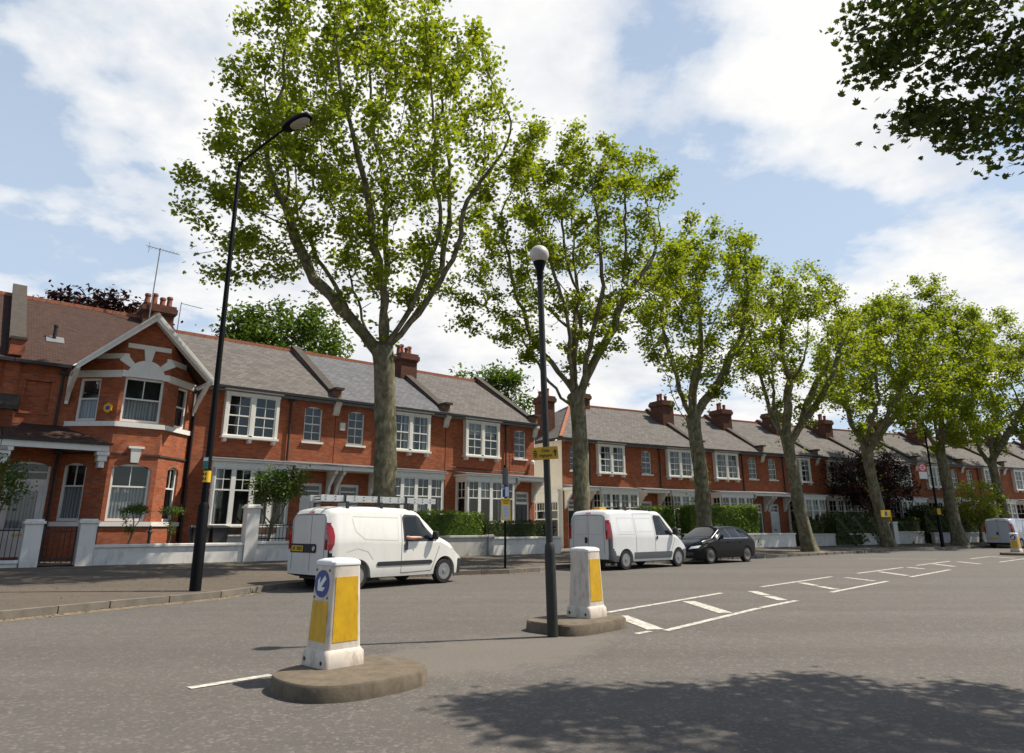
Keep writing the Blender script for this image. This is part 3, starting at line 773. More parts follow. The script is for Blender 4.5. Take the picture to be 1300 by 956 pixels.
def parapet(parent, M, x, mat='brick_stock', big=True, w=.30):
    m = MB(M); h = .20
    m.prism([(x-w/2, -.12, 6.5), (x-w/2, -.12, 7.02), (x-w/2, .35, 7.02), (x-w/2, 4.85, roofz(4.85)+h), (x-w/2, 5.15, roofz(4.85)+h), (x-w/2, 9.9, 7.0), (x-w/2, 9.9, 6.0), (x-w/2, .0, 6.0)], (w, 0, 0))
    p = m.build('party_parapet', MT[mat], parent)
    c = MB(M)
    c.prism([(x-w/2-.05, -.30, 7.02), (x-w/2-.05, -.30, 7.12), (x-w/2-.05, .36, 7.12), (x-w/2-.05, 5.0, roofz(5.0)+h+.10), (x-w/2-.05, 5.0, roofz(5.0)+h), (x-w/2-.05, .39, 7.02)], (w+.1, 0, 0))
    c.prism([(x-w/2-.05, 5.002, roofz(5.0)+h), (x-w/2-.05, 5.002, roofz(5.0)+h+.10), (x-w/2-.05, 10, 7.1), (x-w/2-.05, 10, 7.0)], (w+.1, 0, 0))
    c.build('coping', MT['stone_cap'], p)
    k = MB(M); k.prism([(x-w/2+.01, -.001, 5.95), (x-w/2+.01, -.10, 6.05), (x-w/2+.01, -.16, 6.28), (x-w/2+.01, -.30, 6.40), (x-w/2+.01, -.30, 6.52), (x-w/2+.01, -.001, 6.52)], (w-.02, 0, 0))
    k.build('corbel', MT['stone_sill'], p)
    return p
CR = random.Random(17)
def ground_bay(parent, M, x0, x1, cur='low', low=1.45, proj=.9):
    """square white timber bay with four front lights and side lights"""
    b = MB(M); y = -proj
    b.box(x0, x1, y, 0, .25, low-.06)                                     # panelled base
    f = Win(); f.M(M @ Matrix.Translation((0, y, 0)))
    n_ = 4; pw = .09; lw = (x1-x0-pw*(n_+1))/n_
    for i in range(n_+1): f.f.box(x0+i*(lw+pw), x0+i*(lw+pw)+pw, 0, .10, low, 3.5)
    for i in range(n_):
        a = x0+pw+i*(lw+pw); f.light(a, a+lw, low, 3.46, mid=.62, top=(2,2), bot=(1,1), fr=.04, bar=.024, cur=CR.choice([cur, cur, 'sides', None, 'left', 'blind']))
    f.f.box(x0-.03, x1+.03, -.07, .12, low-.06, low)                       # sill
    f.f.box(x0-.02, x1+.02, -.03, proj-.001, 3.46, 3.70)                    # head
    for sx, M2 in ((x0, Matrix.Translation((x0, 0, 0)) @ Matrix.Rotation(R(-90), 4, 'Z')), (x1, Matrix.Translation((x1, -proj, 0)) @ Matrix.Rotation(R(90), 4, 'Z'))):
        f.M(M @ M2); f.light(.12, proj-.12, low, 3.46, mid=.62, top=(2,2), bot=(1,1), fr=.04, bar=.024); f.f.box(0, .12, 0, .08, low-.06, 3.46); f.f.box(proj-.12, proj, 0.001, .079, low-.06, 3.46)
    o = f.build('bay_window', parent)
    b.build('bay_base', MT['paint_white'], o)
    r = MB(M); r.prism([(x0-.14, y-.14, 3.70), (x1+.14, y-.14, 3.70), (x1+.14, -.002, 3.70), (x0-.14, -.002, 3.70)], (0, 0, .07)); r.build('bay_cornice', MT['paint_white'], o)
    r = MB(M); r.prism([(x0-.16, y-.16, 3.772), (x0-.16, -.002, 3.772), (x0-.16, -.002, 3.93), (x0-.16, y-.16, 3.80)], (x1-x0+.32, 0, 0)); r.build('bay_roof', MT['lead'], o)
    return o
def downpipe(parent, M, x, z0, z1, y=-.07):
    m = MB(M); m.tube([(x, y-.12, z1+.12), (x, y-.02, z1-.12), (x, y, z1-.25), (x, y, z0)], .04, 8); m.box(x-.11, x+.11, y-.09, y+.04, z1-.12, z1+.05)
    return m.build('downpipe', MT['black_iron'], parent)
def terrace_house(label, small_left=False, slate='slate', door='door_white', cur=('low','sides'), hip=False, stack=None, brick='brick_red', parap=True, group='red brick terraced houses with white windows', last=False, xl=0, alarm=False):
    root = empty('terraced_house', (0,0,0)); tag(root, label, 'house', group)
    M = HM @ (Matrix.Translation((W, 0, 0)) @ Matrix.Scale(-1, 4, (1,0,0)) if small_left else Matrix.Identity(4))
    # fronts: the wide box window, the small sash, the door opening
    m = MB(M)
    wall_front(m, 0, W, .1, 6.6, [(4.25,5.03,4.78,6.22,.12), (4.32,5.25,.5,3.12)])
    m.poly([(0,9.9,.1),(W,9.9,.1),(W,9.9,6.5),(0,9.9,6.5)])
    m.M = HM
    m.poly([(W,0,.1),(W,9.9,.1),(W,9.9,6.5),(W,5,9.5),(W,0,6.5)])
    if not hip: m.poly([(0,0,.1),(0,9.9,.1),(0,9.9,6.5),(0,5,9.5),(0,0,6.5)])
    m.M = M; m.box(4.24, 5.04, -.012, .0, 6.222, 6.40)                     # flat arch
    m.build('wall', MT[brick], root)
    if hip:
        q = MB(HM); q.box(-.02,0,.02,9.9,.1,6.5); q.build('rendered_flank', MT['render_cream'], root)
    # roof
    r = MB(HM)
    if hip:
        r.prism([(4.6,5,9.72),(W,5,9.72),(W,-.28,6.6),(-.28,-.28,6.6)], (0,0,-.09)); r.prism([(4.6,5,9.72),(-.28,-.28,6.6),(-.28,10.2,6.6)], (0,0,-.09)); r.prism([(4.6,5,9.72),(-.28,10.2,6.6),(W,10.2,6.6),(W,5,9.72)], (0,0,-.09))
    else:
        r.prism([(0,-.28,6.6),(0,5,9.72),(0,5,9.63),(0,-.28,6.5)], (W,0,0)); r.prism([(0,5.001,9.72),(0,10.2,6.6),(0,10.2,6.5),(0,5.001,9.63)], (W,0,0))
    if xl: r.prism([(-xl,-.28,6.596),(-xl,5,9.716),(-xl,5,9.626),(-xl,-.28,6.496)], (xl,0,0))
    rf = r.build('roof', MT[slate], root)
    t = MB(HM); x_ = 4.6 if hip else 0.
    while x_ < W - .1: t.box(x_, min(W, x_+.44), 4.88, 5.12, 9.66, 9.80); x_ += .45
    if hip:
        a = Vector((4.6,5,9.76)); b = Vector((-.28,-.28,6.64)); 
        for k in range(14): t.beam(a.lerp(b, k/14+.002), a.lerp(b, (k+1)/14-.002), .2, .09)
    t.build('ridge_tiles', MT['ridge_clay'], rf)
    g = MB(HM); g.box(0 if not hip else -.3, W, -.40, -.28, 6.50, 6.60)
    if hip: g.box(-.40, -.30, -.40, 9.9, 6.50, 6.60)
    g.build('gutter', MT['black_iron'], root)
    g = MB(HM); g.box(0, W, -.27, -.001, 6.40, 6.50); g.build('eaves_board', MT['lead'], root)
    # first-floor box window, two pairs of sashes
    f = Win(); f.M(M @ Matrix.Translation((0,-.24,0))); x0, x1, z0, z1 = 1.0, 3.08, 4.78, 6.46
    f.f.box(x0, x0+.12, -.02, .24, z0-.08, z1); f.f.box(x1-.12, x1, -.02, .24, z0-.08, z1); f.f.box((x0+x1)/2-.07, (x0+x1)/2+.07, -.02, .1, z0, z1)
    f.f.box(x0-.05, x1+.05, -.09, .24, z0-.14, z0-.06); f.f.box(x0-.02, x1+.02, -.025, .24, z1-.16, z1); f.f.box(x0-.10, x1+.10, -.12, .24, z1, z1+.07)
    for c in (x0+.1, (x0+x1)/2, x1-.1): f.f.box(c-.06, c+.06, -.02, .24, z0-.28, z0-.14)
    for a in (x0+.12, (x0+x1)/2+.07): f.light(a, a+.85, z0-.06, z1-.16, top=(2,2), bot=(2,2), fr=.05, cur=cur[1], deep=.18)
    f.build('box_window', root)
    # small sash
    f = Win(); f.M(M @ Matrix.Translation((0,.07,0))); f.light(4.25, 5.03, 4.78, 6.22, top=(2,2), bot=(2,2), fr=.06, cur='net' if cur[1] == 'full' else None)
    f.f.box(4.17, 5.11, -.14, .04, 4.69, 4.775); f.build('sash_window', root)
    ground_bay(root, M, .62, 3.5, cur[0])
    # door with fanlight
    d = MB(M); d.box(4.40, 5.17, .12, .16, .5, 2.5)
    for (a, b, c, e) in ((4.47,4.76,.65,1.35), (4.82,5.10,.65,1.35), (4.47,4.76,1.5,2.35), (4.82,5.10,1.5,2.35)): d.box(a, b, .10, .12, c, e)
    dr = d.build('door', MT[door], root)
    k = MB(M); k.box(4.68, 4.90, .085, .10, 1.38, 1.44); k.lathe([(.0,0),(.03,.01),(.03,.04),(0,.05)], 10, (5.02, .1, 1.55)); k.build('letter_plate', MT['brass'], dr)
    f = Win(); f.M(M @ Matrix.Translation((0,.08,0))); f.light(4.38, 5.19, 2.56, 3.06, mid=.5, top=(1,1), bot=(1,1), fr=.05); f.f.box(4.32, 4.40, 0, .1, .5, 3.12); f.f.box(5.17, 5.25, 0, .1, .5, 3.12); f.f.box(4.40, 5.17, 0, .1, 2.5, 2.56); f.f.box(4.40,5.17,0,.1,3.06,3.12); f.build('door_frame', root)
    # canopy on brackets over the door, running into the bay cornice
    c = MB(M); c.prism([(3.67,-.95,3.60),(W,-.95,3.60),(W,-.002,3.60),(3.67,-.002,3.60)], (0,0,.16)); cp = c.build('door_canopy', MT['paint_white'], root)
    c = MB(M); c.prism([(3.67,-1.0,3.762),(3.67,-.002,3.762),(3.67,-.002,3.95),(3.67,-1.0,3.80)], (W-3.67,0,0)); c.build('canopy_roof', MT['lead'], cp)
    for bx in (3.85, W-.16):
        c = MB(M); c.prism([(bx-.06,-.001,3.60),(bx-.06,-.82,3.60),(bx-.06,-.80,3.46),(bx-.06,-.62,3.38),(bx-.06,-.40,3.16),(bx-.06,-.22,2.98),(bx-.06,-.20,2.80),(bx-.06,-.08,2.62),(bx-.06,-.001,2.60)], (.12,0,0)); c.build('bracket', MT['paint_white'], cp)
    downpipe(root, M, 3.62, 3.95, 6.45)
    s = MB(M); s.box(4.15, 5.4, -.7, -.002, .1, .48); s.build('door_step', MT['stone_sill'], root)
    if alarm:
        s = MB(M); s.box(5.2, 5.42, -.1, -.002, 5.35, 5.66); s.build('alarm_box', MT['sign_white'], root)
    if parap: parapet(root, HM, W)
    if stack: chimney(root, HM, *stack)
    return root
def place(h, s, frame=None, z=0):
    o, ang = frame; h.location = (o.x, o.y, .3 + z); h.rotation_euler = (0, 0, R(90 - ang)); return h

# first terrace: three houses between the gabled house and the side street
SK = (W-.62, W-.16, 3.4, 4.9, 8.2, 10.25, 3, 'brick_chimney', 'y')
fr1 = lambda s: (F1(s, 0), A1)
h1 = terrace_house('slate roofed red brick house beside the gabled one, timber planter below its bay', False, 'slate', 'door_white', ('low',None))
place(h1, 0, fr1(0.05))
pl = MB(HM); pl.box(1.0, 3.0, -1.22, -.98, 1.18, 1.38); pl.build('window_planter', MT['timber'], h1)
h2 = terrace_house('bluish slate roofed house partly hidden by the biggest plane trunk', True, 'slate_blue', 'door_white', ('low','sides'), alarm=True)
place(h2, 0, fr1(5.68)); chimney(h2, HM, W-.48, W+.48, 3.5, 4.7, 8.2, 10.25, 4)
h3 = terrace_house('end house of the first terrace above the green hedge, black front door', False, 'slate', 'door_black', ('low','blind'))
place(h3, 0, fr1(11.32))
m = MB(HM); m.tube([(4.05,-.06,6.3),(4.05,-.06,4.3)], .012, 6); m.tube([(0.2,-.05,4.12),(5.2,-.05,4.06)], .018, 6); m.tube([(3.6,-.1,4.1),(3.62,-.1,4.7)], .015, 6); m.tube([(4.95,-.1,4.06),(5.05,-.14,4.3),(4.95,-.2,4.45)], .015, 6)
m.build('cable', MT['black_iron'], h3)
m = MB(HM); m.box(W-.0, W+.03, 0, 9.9, .1, 6.45); m.build('bounce_sheet', MT['render_cream'], h3)  # unseen cream sheet, added so light bounced onto the flank turns cream
m = MB(HM); m.lathe([(0,0),(.1,.02),(.11,.16),(.06,.22),(0,.23)], 12, (5.35,-.14,4.5)); m.build('security_lamp', MT['sign_white'], h3)

# second terrace, bending away to the right
P2 = Vector((2.9, 39.8, 0)); ANG2 = [57, 61, 62, 62, 62.5, 66, 66, 66, 66, 66, 66, 66]
hA = terrace_house('hipped end house of the far terrace with a cream rendered flank and garage', True, 'slate', 'door_black', ('low','sides'), hip=True, parap=False)
bx = terrace_house('far terrace house', False, 'slate', 'door_white', ('low','sides'), xl=.6)
sm = terrace_house('far terrace house', True, 'slate', 'door_white', ('low','sides'), xl=.6)
chimney(bx, HM, W-.45, W+.45, 2.9, 4.1, 7.8, 10.1, 3); chimney(sm, HM, W-.5, W+.5, 2.9, 4.2, 7.8, 10.3, 3)
labs = [('sm', 'far terrace house with its canopied doorway above the white panel van'),
 ('bx', 'far terrace house whose bay stands behind the tall hedge right of the third plane trunk'),
 ('sm', 'far terrace house with paired doors under a shared canopy, left of the fourth plane trunk'),
 ('bx', 'far terrace house just right of the fourth plane trunk, beside the purple tree'),
 ('sm', 'far terrace house mostly hidden behind the purple leafed tree'),
 ('bx', 'far terrace house behind the bus stop pole, left of the sixth plane trunk'),
 ('sm', 'far terrace house above the yellow green bush, right of the sixth plane trunk'),
 ('bx', 'far terrace house crossed by the last plane trunk near the right edge'),
 ('sm', 'far terrace house at the right edge, its roof low behind plane leaves'),
 ('bx', 'last and farthest terrace house, just out past the right edge')]
p = P2.copy(); place(hA, 0, (p, ANG2[0]), -.2)
first = {'bx': bx, 'sm': sm}; used = set()
for i, (k, lb) in enumerate(labs[:9]):
    p = p + Vector((math.sin(R(ANG2[i])), math.cos(R(ANG2[i])), 0)) * W
    o = first[k] if k not in used else copy_tree(first[k]); used.add(k)
    o['label'] = lb; dcol = ('door_white','door_green','door_white','door_red','door_black','door_white','door_green','door_black','door_white')[i]
    for q in o.children:
        if q.name.startswith('door') and q.data and q.name.split('.')[0] == 'door': q.material_slots[0].link = 'OBJECT'; q.material_slots[0].material = MT[dcol]
    place(o, 0, (p + Vector((0,0,0)), ANG2[i+1]), -.2)
# flank details of the hipped house: garage with a glazed top band, chimney by the eave
MF = HM @ Matrix.Translation((0, 9.0, 0)) @ Matrix.Rotation(R(-90), 4, 'Z')
m = MB(MF); m.box(5.6, 8.8, -.10, -.002, .2, 1.98); gd = m.build('garage_door', MT['door_black'], hA)
f = Win(); f.M(MF @ Matrix.Translation((0,-.22,0)))
for k in range(3): f.light(5.6+k*1.07, 5.6+(k+1)*1.07, 2.0, 3.0, mid=.5, top=(4,1), bot=(1,1), fr=.05, deep=.15)
f.f.box(5.5, 8.9, -.05, .2, 3.0, 3.55); f.f.box(5.5, 8.9, -.12, .2, 3.55, 3.68); f.f.box(5.5, 5.6, -.04, .2, .2, 3.0); f.f.box(8.81, 8.9, -.04, .2, .2, 3.0); f.build('garage_window', hA)
chimney(hA, HM, .45, 1.15, 2.2, 3.4, 6.4, 9.5, 3, 'brick_chimney', 'y')
chimney(hA, HM, 4.7, 5.9, 4.5, 5.3, 9.2, 10.5, 3)

# gabled house (and its mirror image at the left edge)
def gabled_house(label, mirror=False):
    root = empty('gabled_house'); tag(root, label, 'house', 'gabled brick houses with canted bays')
    M = HM @ (Matrix.Translation((W, 0, 0)) @ Matrix.Scale(-1, 4, (1,0,0)) if mirror else Matrix.Identity(4))
    fac = [((1.70,0),(2.93,-1.10)), ((2.93,-1.10),(4.40,-1.10)), ((4.40,-1.10),(5.55,0))]
    def FM(i):
        (ax, ay), (bx_, by) = fac[i]; return M @ Matrix.Translation((ax, ay, 0)) @ Matrix.Rotation(math.atan2(by-ay, bx_-ax), 4, 'Z')
    LN = [math.hypot(b[0]-a[0], b[1]-a[1]) for a, b in fac]
    wins = [[(.25,.98,4.80,6.25,0,'low'), (.18,.95,1.58,3.42,.14,'low')], [(.13,1.34,4.80,6.32,0,'low'), (.13,1.30,1.58,3.42,.16,'low')], [(.62,1.3,4.80,6.25,0,None), (.62,1.25,1.58,3.42,.14,None)]]
    gz_ = lambda x: 8.36 - abs(x - 3.665) * .97
    m = MB(M); wall_front(m, 0, 1.70, .1, 6.6, [(.32,1.52,.5,3.42,.14), (.42,1.12,5.02,6.02)], .10)
    m.poly([(.42,.09,5.02),(1.12,.09,5.02),(1.12,.09,6.02),(.42,.09,6.02)])
    for i in range(3):
        m.M = FM(i); wall_front(m, 0, LN[i], .1, 6.4, [w[:5] for w in wins[i]])
        a, b = gz_(fac[i][0][0]), gz_(fac[i][1][0])
        m.poly([(0,0,6.4),(LN[i],0,6.4),(LN[i],0,b)] + ([(3.665-2.93,0,8.36)] if i == 1 else []) + [(0,0,a)])
    m.M = M
    m.poly([(0,9.9,.1),(W,9.9,.1),(W,9.9,6.5),(0,9.9,6.5)]); m.poly([(W,0,.1),(W,9.9,.1),(W,9.9,6.5),(W,5,9.8),(W,0,6.5)]); m.poly([(0,0,.1),(0,9.9,.1),(0,9.9,6.5),(0,5,9.8),(0,0,6.5)])
    m.box(.36, 1.18, -.03, -.001, 6.03, 6.10); m.box(.36, 1.18, -.04, -.001, 4.93, 5.01); m.box(.36,.41,-.03,-.001,5.02,6.02); m.box(1.13,1.18,-.03,-.001,5.02,6.02)
    # brick party pier up to the eave and along the porch
    m.box(-.20, .20, -.10, -.001, .1, 6.9); m.box(-.17, .17, -1.25, -.101, .1, 3.35); m.box(-.22,.22,-.5,-.101,4.2,5.1)
    m.build('wall', MT['brick_red'], root)
    # white stone bands
    s = MB(); s1 = MB(); s2 = MB(); s3 = MB(FM(1)); s4 = MB()
    for i in range(3):
        s.M = FM(i); L = LN[i]; e = .04 if i else 0; e2 = .04 if i < 2 else 0
        s1.M = s2.M = s4.M = FM(i); s1.box(-.02, L+.02, -.07, -.001, 4.62, 4.78); s2.box(-.01, L+.01, -.05, -.001, 1.42, 1.56)
        if i != 1: s.box(-.01, L+.01, -.06, -.001, 6.27, 6.50); s.box(-.01, L+.01, -.09, -.001, 6.44, 6.50)
        else: s.box(-.01, .20, -.06, -.001, 6.30, 6.52); s.box(L-.20, L+.01, -.06, -.001, 6.30, 6.52)
        if i == 0: s4.box(L-.95, L, -.03, -.001, 6.92, 7.10)
        if i == 2: s5 = MB(FM(2)); s5.box(0, .9, -.03, -.001, 6.92, 7.10); s5.build('gable_band', MT['paint_white'], root)
    s.M = FM(1); cx_, cz_ = .735, 6.34; r0_, r1_ = .60, 1.02
    s.poly([(cx_ - .60, -.02, cz_-.02)] + [(cx_ + .60*math.cos(PI - PI*k/18), -.02, cz_ + .60*math.sin(PI*k/18)) for k in range(19)] + [(cx_ + .60, -.02, cz_-.02)])
    def wedge(a0, a1, ra, rb, y0=-.05):
        n_ = 4; q = [(cx_ + ra*math.cos(R(a0+(a1-a0)*k/n_)), y0, cz_ + ra*math.sin(R(a0+(a1-a0)*k/n_))) for k in range(n_+1)] + [(cx_ + rb*math.cos(R(a1-(a1-a0)*k/n_)), y0, cz_ + rb*math.sin(R(a1-(a1-a0)*k/n_))) for k in range(n_+1)]
        s.prism(q, (0, -y0-.001, 0))
    wedge(100, 80, .60, 1.10); wedge(150, 132, .60, 1.02); wedge(48, 30, .60, 1.02)
    s.box(0, .14, -.03, -.001, 6.92, 7.10); s.box(1.33, 1.47, -.03, -.001, 6.92, 7.10)
    s.box(.05, 1.42, -.034, -.001, 7.32, 7.48)
    s3.prism([(.62,-.10,3.46),(.85,-.10,3.46),(.90,-.14,3.92),(.57,-.14,3.92)], (0,.099,0))      # keystone
    s3.box(.50, .97, -.16, -.001, 3.92, 3.99)
    s.build('arch_stonework', MT['paint_white'], root); s1.build('stone_band', MT['paint_white'], root); s2.build('sill_band', MT['paint_white'], root); s3.build('keystone', MT['paint_white'], root); s4.build('gable_band', MT['paint_white'], root)
    d = MB(); 
    for i in range(3): d.M = FM(i); d.box(-.01, LN[i]+.01, -.04, -.001, 3.70 if i != 1 else 3.78, 3.76 if i != 1 else 3.83) if i != 1 else (d.box(-.01, .5, -.04, -.001, 3.70, 3.76), d.box(.97, LN[1]+.01, -.04, -.001, 3.70, 3.76))
    d.build('drip_mould', MT['stone_cap'], root)
    # windows
    for i in range(3):
        for (a, b, c, e, r, cur) in wins[i]:
            f = Win(); f.M(FM(i) @ Matrix.Translation((0,.07,0))); wide = b - a > 1.1
            f.light(a, b, c, e, mid=.52 if c > 4 else .60, top=(2 if (wide or c < 4) else 1, 1), bot=(1,1), fr=.075, cur=cur); f.build('sash_window', root)
    # front door
    f = Win(); f.M(M @ Matrix.Translation((0,.05,0))); f.light(.32, 1.52, 2.78, 3.42, mid=.5, top=(1,1), bot=(1,1), fr=.08)
    f.f.box(.32,.42,0,.1,.5,2.78); f.f.box(1.42,1.52,0,.1,.5,2.78); f.f.box(.42,1.42,0,.1,2.70,2.78); f.build('door_frame', root)
    d = MB(M); d.box(.42,.56,.08,.13,.5,2.7); d.box(1.28,1.42,.08,.13,.5,2.7); d.box(.56,1.28,.08,.13,.5,1.35); d.box(.56,1.28,.08,.13,2.5,2.7); dr = d.build('door', MT['door_white'], root)
    d = MB(M); d.poly([(.56,.10,1.35),(1.28,.10,1.35),(1.28,.10,2.5),(.56,.10,2.5)]); d.build('door_pane', MT['glass'], dr)
    d = MB(M); d.poly([(.56,.125,1.35),(1.28,.125,1.35),(1.28,.125,2.5),(.56,.125,2.5)]); d.build('door_curtain', MT['curtain'], dr)
    d = MB(M); d.box(.80,1.05,.065,.08,1.12,1.20); d.build('letter_plate', MT['brass'], dr)
    # porch roof
    r = MB(M); r.prism([(0,-.001,4.62),(1.55,-.001,4.62),(2.86,-1.52,4.0),(0,-1.52,4.0)], (0,0,-.07)); pr = r.build('porch_roof', MT['clay_tile'], root)
    r = MB(M); r.box(0, 2.82, -1.50, -1.42, 3.74, 3.93); r.box(2.74, 2.82, -1.42, -1.0, 3.74, 3.93); r.box(0, 2.7, -1.42, -.002, 3.86, 3.92); r.build('porch_fascia', MT['paint_white'], pr)
    r = MB(M); r.box(-.02, 2.90, -1.60, -1.51, 3.93, 4.01); r.build('porch_gutter', MT['black_iron'], pr)
    for (a, b) in ((2.50, 2.86), (-.2, .32)):
        r = MB(M); y1 = -1.48
        for k, (z0, z1, e) in enumerate(((3.62,3.73,0), (3.44,3.62,.05), (3.24,3.44,.10))): r.box(a+e, b-e, y1+e, -.95 if a > 1 else -1.251+.6, z0, z1-.001)
        r.build('bracket', MT['paint_white'], pr)
    # main roof, cross gable
    GS = (10.1-6.62)/5.28; rz = lambda y: 6.62 + (y+.28)*GS; r = MB(M)
    yv = lambda z: (z-6.62)/GS - .28
    r.prism([(0,-.28,6.62),(1.62,-.28,6.62),(1.62,-.28,6.62),(3.665,yv(8.5),8.5),(5.71,-.28,6.62),(W+.0,-.28,6.62),(W,5,10.1),(0,5,10.1)][:2] + [(3.665,yv(8.5),8.5),(W,yv(6.62)+.0,6.62),(W,5,10.1),(0,5,10.1)], (0,0,-.08))
    r.prism([(0,5.001,10.1),(W,5.001,10.1),(W,10.2,6.6),(0,10.2,6.6)], (0,0,-.08))
    r.prism([(3.665,-1.55,8.52),(3.665,yv(8.52),8.52),(1.55,yv(6.47),6.47),(1.55,-1.55,6.47)], (0,0,-.09)); r.prism([(3.665,-1.55,8.52),(3.665,yv(8.52),8.52),(5.78,yv(6.47),6.47),(5.78,-1.55,6.47)], (0,0,-.09))
    rf = r.build('roof', MT['clay_tile'], root)
    t = MB(M)
    for k in range(12): t.box(k*W/12, (k+1)*W/12-.01, 4.88, 5.12, 10.03, 10.17)
    t.build('ridge_tiles', MT['ridge_clay'], rf); t = MB(M)
    for k in range(9): t.box(3.57, 3.76, -1.55+k*.45, -1.56+(k+1)*.45, 8.46, 8.59)
    t.build('ridge_tiles', MT['ridge_clay'], rf)
    t = MB(M); t.beam((1.60,yv(6.55),6.60), (3.60,yv(8.5),8.56), .07, .03); t.build('valley_flashing', MT['sign_white'], rf)
    t = MB(M); t.tube([(1.1,1.6,rz(1.6)-.05),(1.1,1.6,rz(1.6)+.42)], .06, 8); t.tube([(1.1,1.6,rz(1.6)+.42),(1.1,1.6,rz(1.6)+.5)], .075, 8); t.build('vent_pipe', MT['black_iron'], rf)
    t = MB(M); t.prism([(.86,1.30,rz(1.30)+.01),(1.4,1.30,rz(1.30)+.01),(1.4,1.75,rz(1.75)+.01),(.86,1.75,rz(1.75)+.01)], (0,0,.015)); t.build('vent_flashing', MT['lead'], rf)
    b = MB(M); 
    for x_ in (1.55, 5.78):
        b.prism([(x_,-1.60,6.26),(x_,-1.60,6.47),(3.665,-1.60,8.55),(3.665,-1.60,8.28)], (0,.05,0))
        b.prism([(x_,-1.62,6.40),(x_,-1.62,6.49),(3.665,-1.62,8.57),(3.665,-1.62,8.48)], (0,-.04,0))
    b.prism([(1.55,-1.55,6.36),(5.78,-1.55,6.36),(3.665,-1.55,8.40)][:1] + [(3.665,-1.55,8.41),(3.665,-1.1,8.41),(1.55,-1.1,6.36)], (0,0,-.03)); b.prism([(5.78,-1.55,6.36),(3.665,-1.55,8.41),(3.665,-1.1,8.41),(5.78,-1.1,6.36)], (0,0,-.03))
    b.build('barge_board', MT['paint_white'], root)
    for x_ in (1.60, 5.62):
        b = MB(M); b.beam((x_,-.05,5.50), (x_,-.45,5.86), .11, .13); b.beam((x_,-.42,5.80), (x_,-1.0,6.12), .11, .17); b.beam((x_,-.96,6.06), (x_,-1.56,6.42), .11, .15); b.box(x_-.05,x_+.05,-.10,-.002,5.35,6.3); b.box(x_-.05,x_+.05,-1.55,-.002,6.30,6.40); b.build('gable_bracket', MT['paint_white'], root)
    g = MB(M); g.box(0, 1.55, -.42, -.29, 6.50, 6.60); g.build('gutter', MT['black_iron'], root)
    downpipe(root, M, 1.40, 4.62, 6.42); downpipe(root, M, 1.62, .3, 3.8, -.12); downpipe(root, M, 5.66, .3, 6.3, -.08)
    return root
gh = gabled_house('gabled brick house with white banded arch and canted bay, left of the tall lamp post'); place(gh, 0, fr1(-5.62))
c = MB(HM); c.box(2.55, 2.75, 0, .1, 0, .1)
chimney(gh, HM, 4.30, 5.50, 4.3, 5.2, 9.2, 10.62, 4)
# yellow alarm box on the left facet of the bay
fm = HM @ Matrix.Translation((1.70,0,0)) @ Matrix.Rotation(math.atan2(-1.10,1.23), 4, 'Z')
m = MB(fm); m.prism([(1.38+.15*math.cos(R(60*k+30)), -.001, 5.22+.17*math.sin(R(60*k+30))) for k in range(6)], (0,-.08,0)); ab = m.build('alarm_box', MT['alarm_yellow'], gh)
m = MB(fm); m.prism([(1.38+.075*math.cos(R(60*k+30)), -.082, 5.22+.08*math.sin(R(60*k+30))) for k in range(6)], (0,-.006,0)); m.build('alarm_badge', MT['sign_blue'], ab)
# stone coped party parapet between the two gabled houses
M_ = HM; m = MB(M_); m.prism([(-.2,-.25,6.75),(-.2,-.25,7.25),(-.2,.3,7.3),(-.2,5.0,10.5),(-.2,5.0,9.9)], (.4,0,0)); pp = m.build('party_parapet', MT['brick_old'], gh)
m = MB(M_); m.prism([(-.23,-.3,7.252),(-.23,-.3,7.34),(-.23,.35,7.40),(-.23,5.1,10.62),(-.23,5.1,10.52),(-.23,.3,7.302)], (.46,0,0)); m.build('coping', MT['stone_cap'], pp)
m = MB(M_); m.prism([(-.3,-.101,4.95),(-.3,-.62,4.95),(-.3,-.62,5.1),(-.3,-.101,5.5)], (.6,0,0)); m.build('stone_weathering', MT['stone_cap'], pp)
g2 = gabled_house('dark gabled house cut off by the left edge, mirror of its neighbour', True); place(g2, 0, fr1(-11.24))
# television aerials on the gabled house chimney
c0 = F1(-5.62, 0) + Vector((0,0,0))
def loc(x, y, z): return F1(-5.62 + x, y, z)
m = MB(); m.tube([loc(4.5,4.15,9.6), loc(4.55,4.15,13.1)], .025, 6); m.tube([loc(4.0,4.15,13.05)+Vector((0,0,.02)), loc(5.35,4.15,13.0)], .015, 6)
for k in range(9): a = loc(4.1+k*.14,4.15,13.02); m.tube([a - N1*.16, a + N1*.16], .008, 5)
for k in (-.2, .2): m.tube([loc(4.15,4.15,13.02) , loc(4.1,4.15,13.02+k*1.2)], .01, 5)
tag(m.build('aerial', MT['steel_wheel']), 'tall television aerial on the gabled house chimney', 'aerial')
m = MB(); m.tube([loc(5.75,4.6,9.4), loc(5.78,4.6,11.0)], .02, 6); m.tube([loc(5.78,4.6,10.95), loc(6.6,4.3,10.8)], .015, 6)
tag(m.build('aerial', MT['steel_wheel']), 'small bent aerial just right of the gabled house chimney', 'aerial')
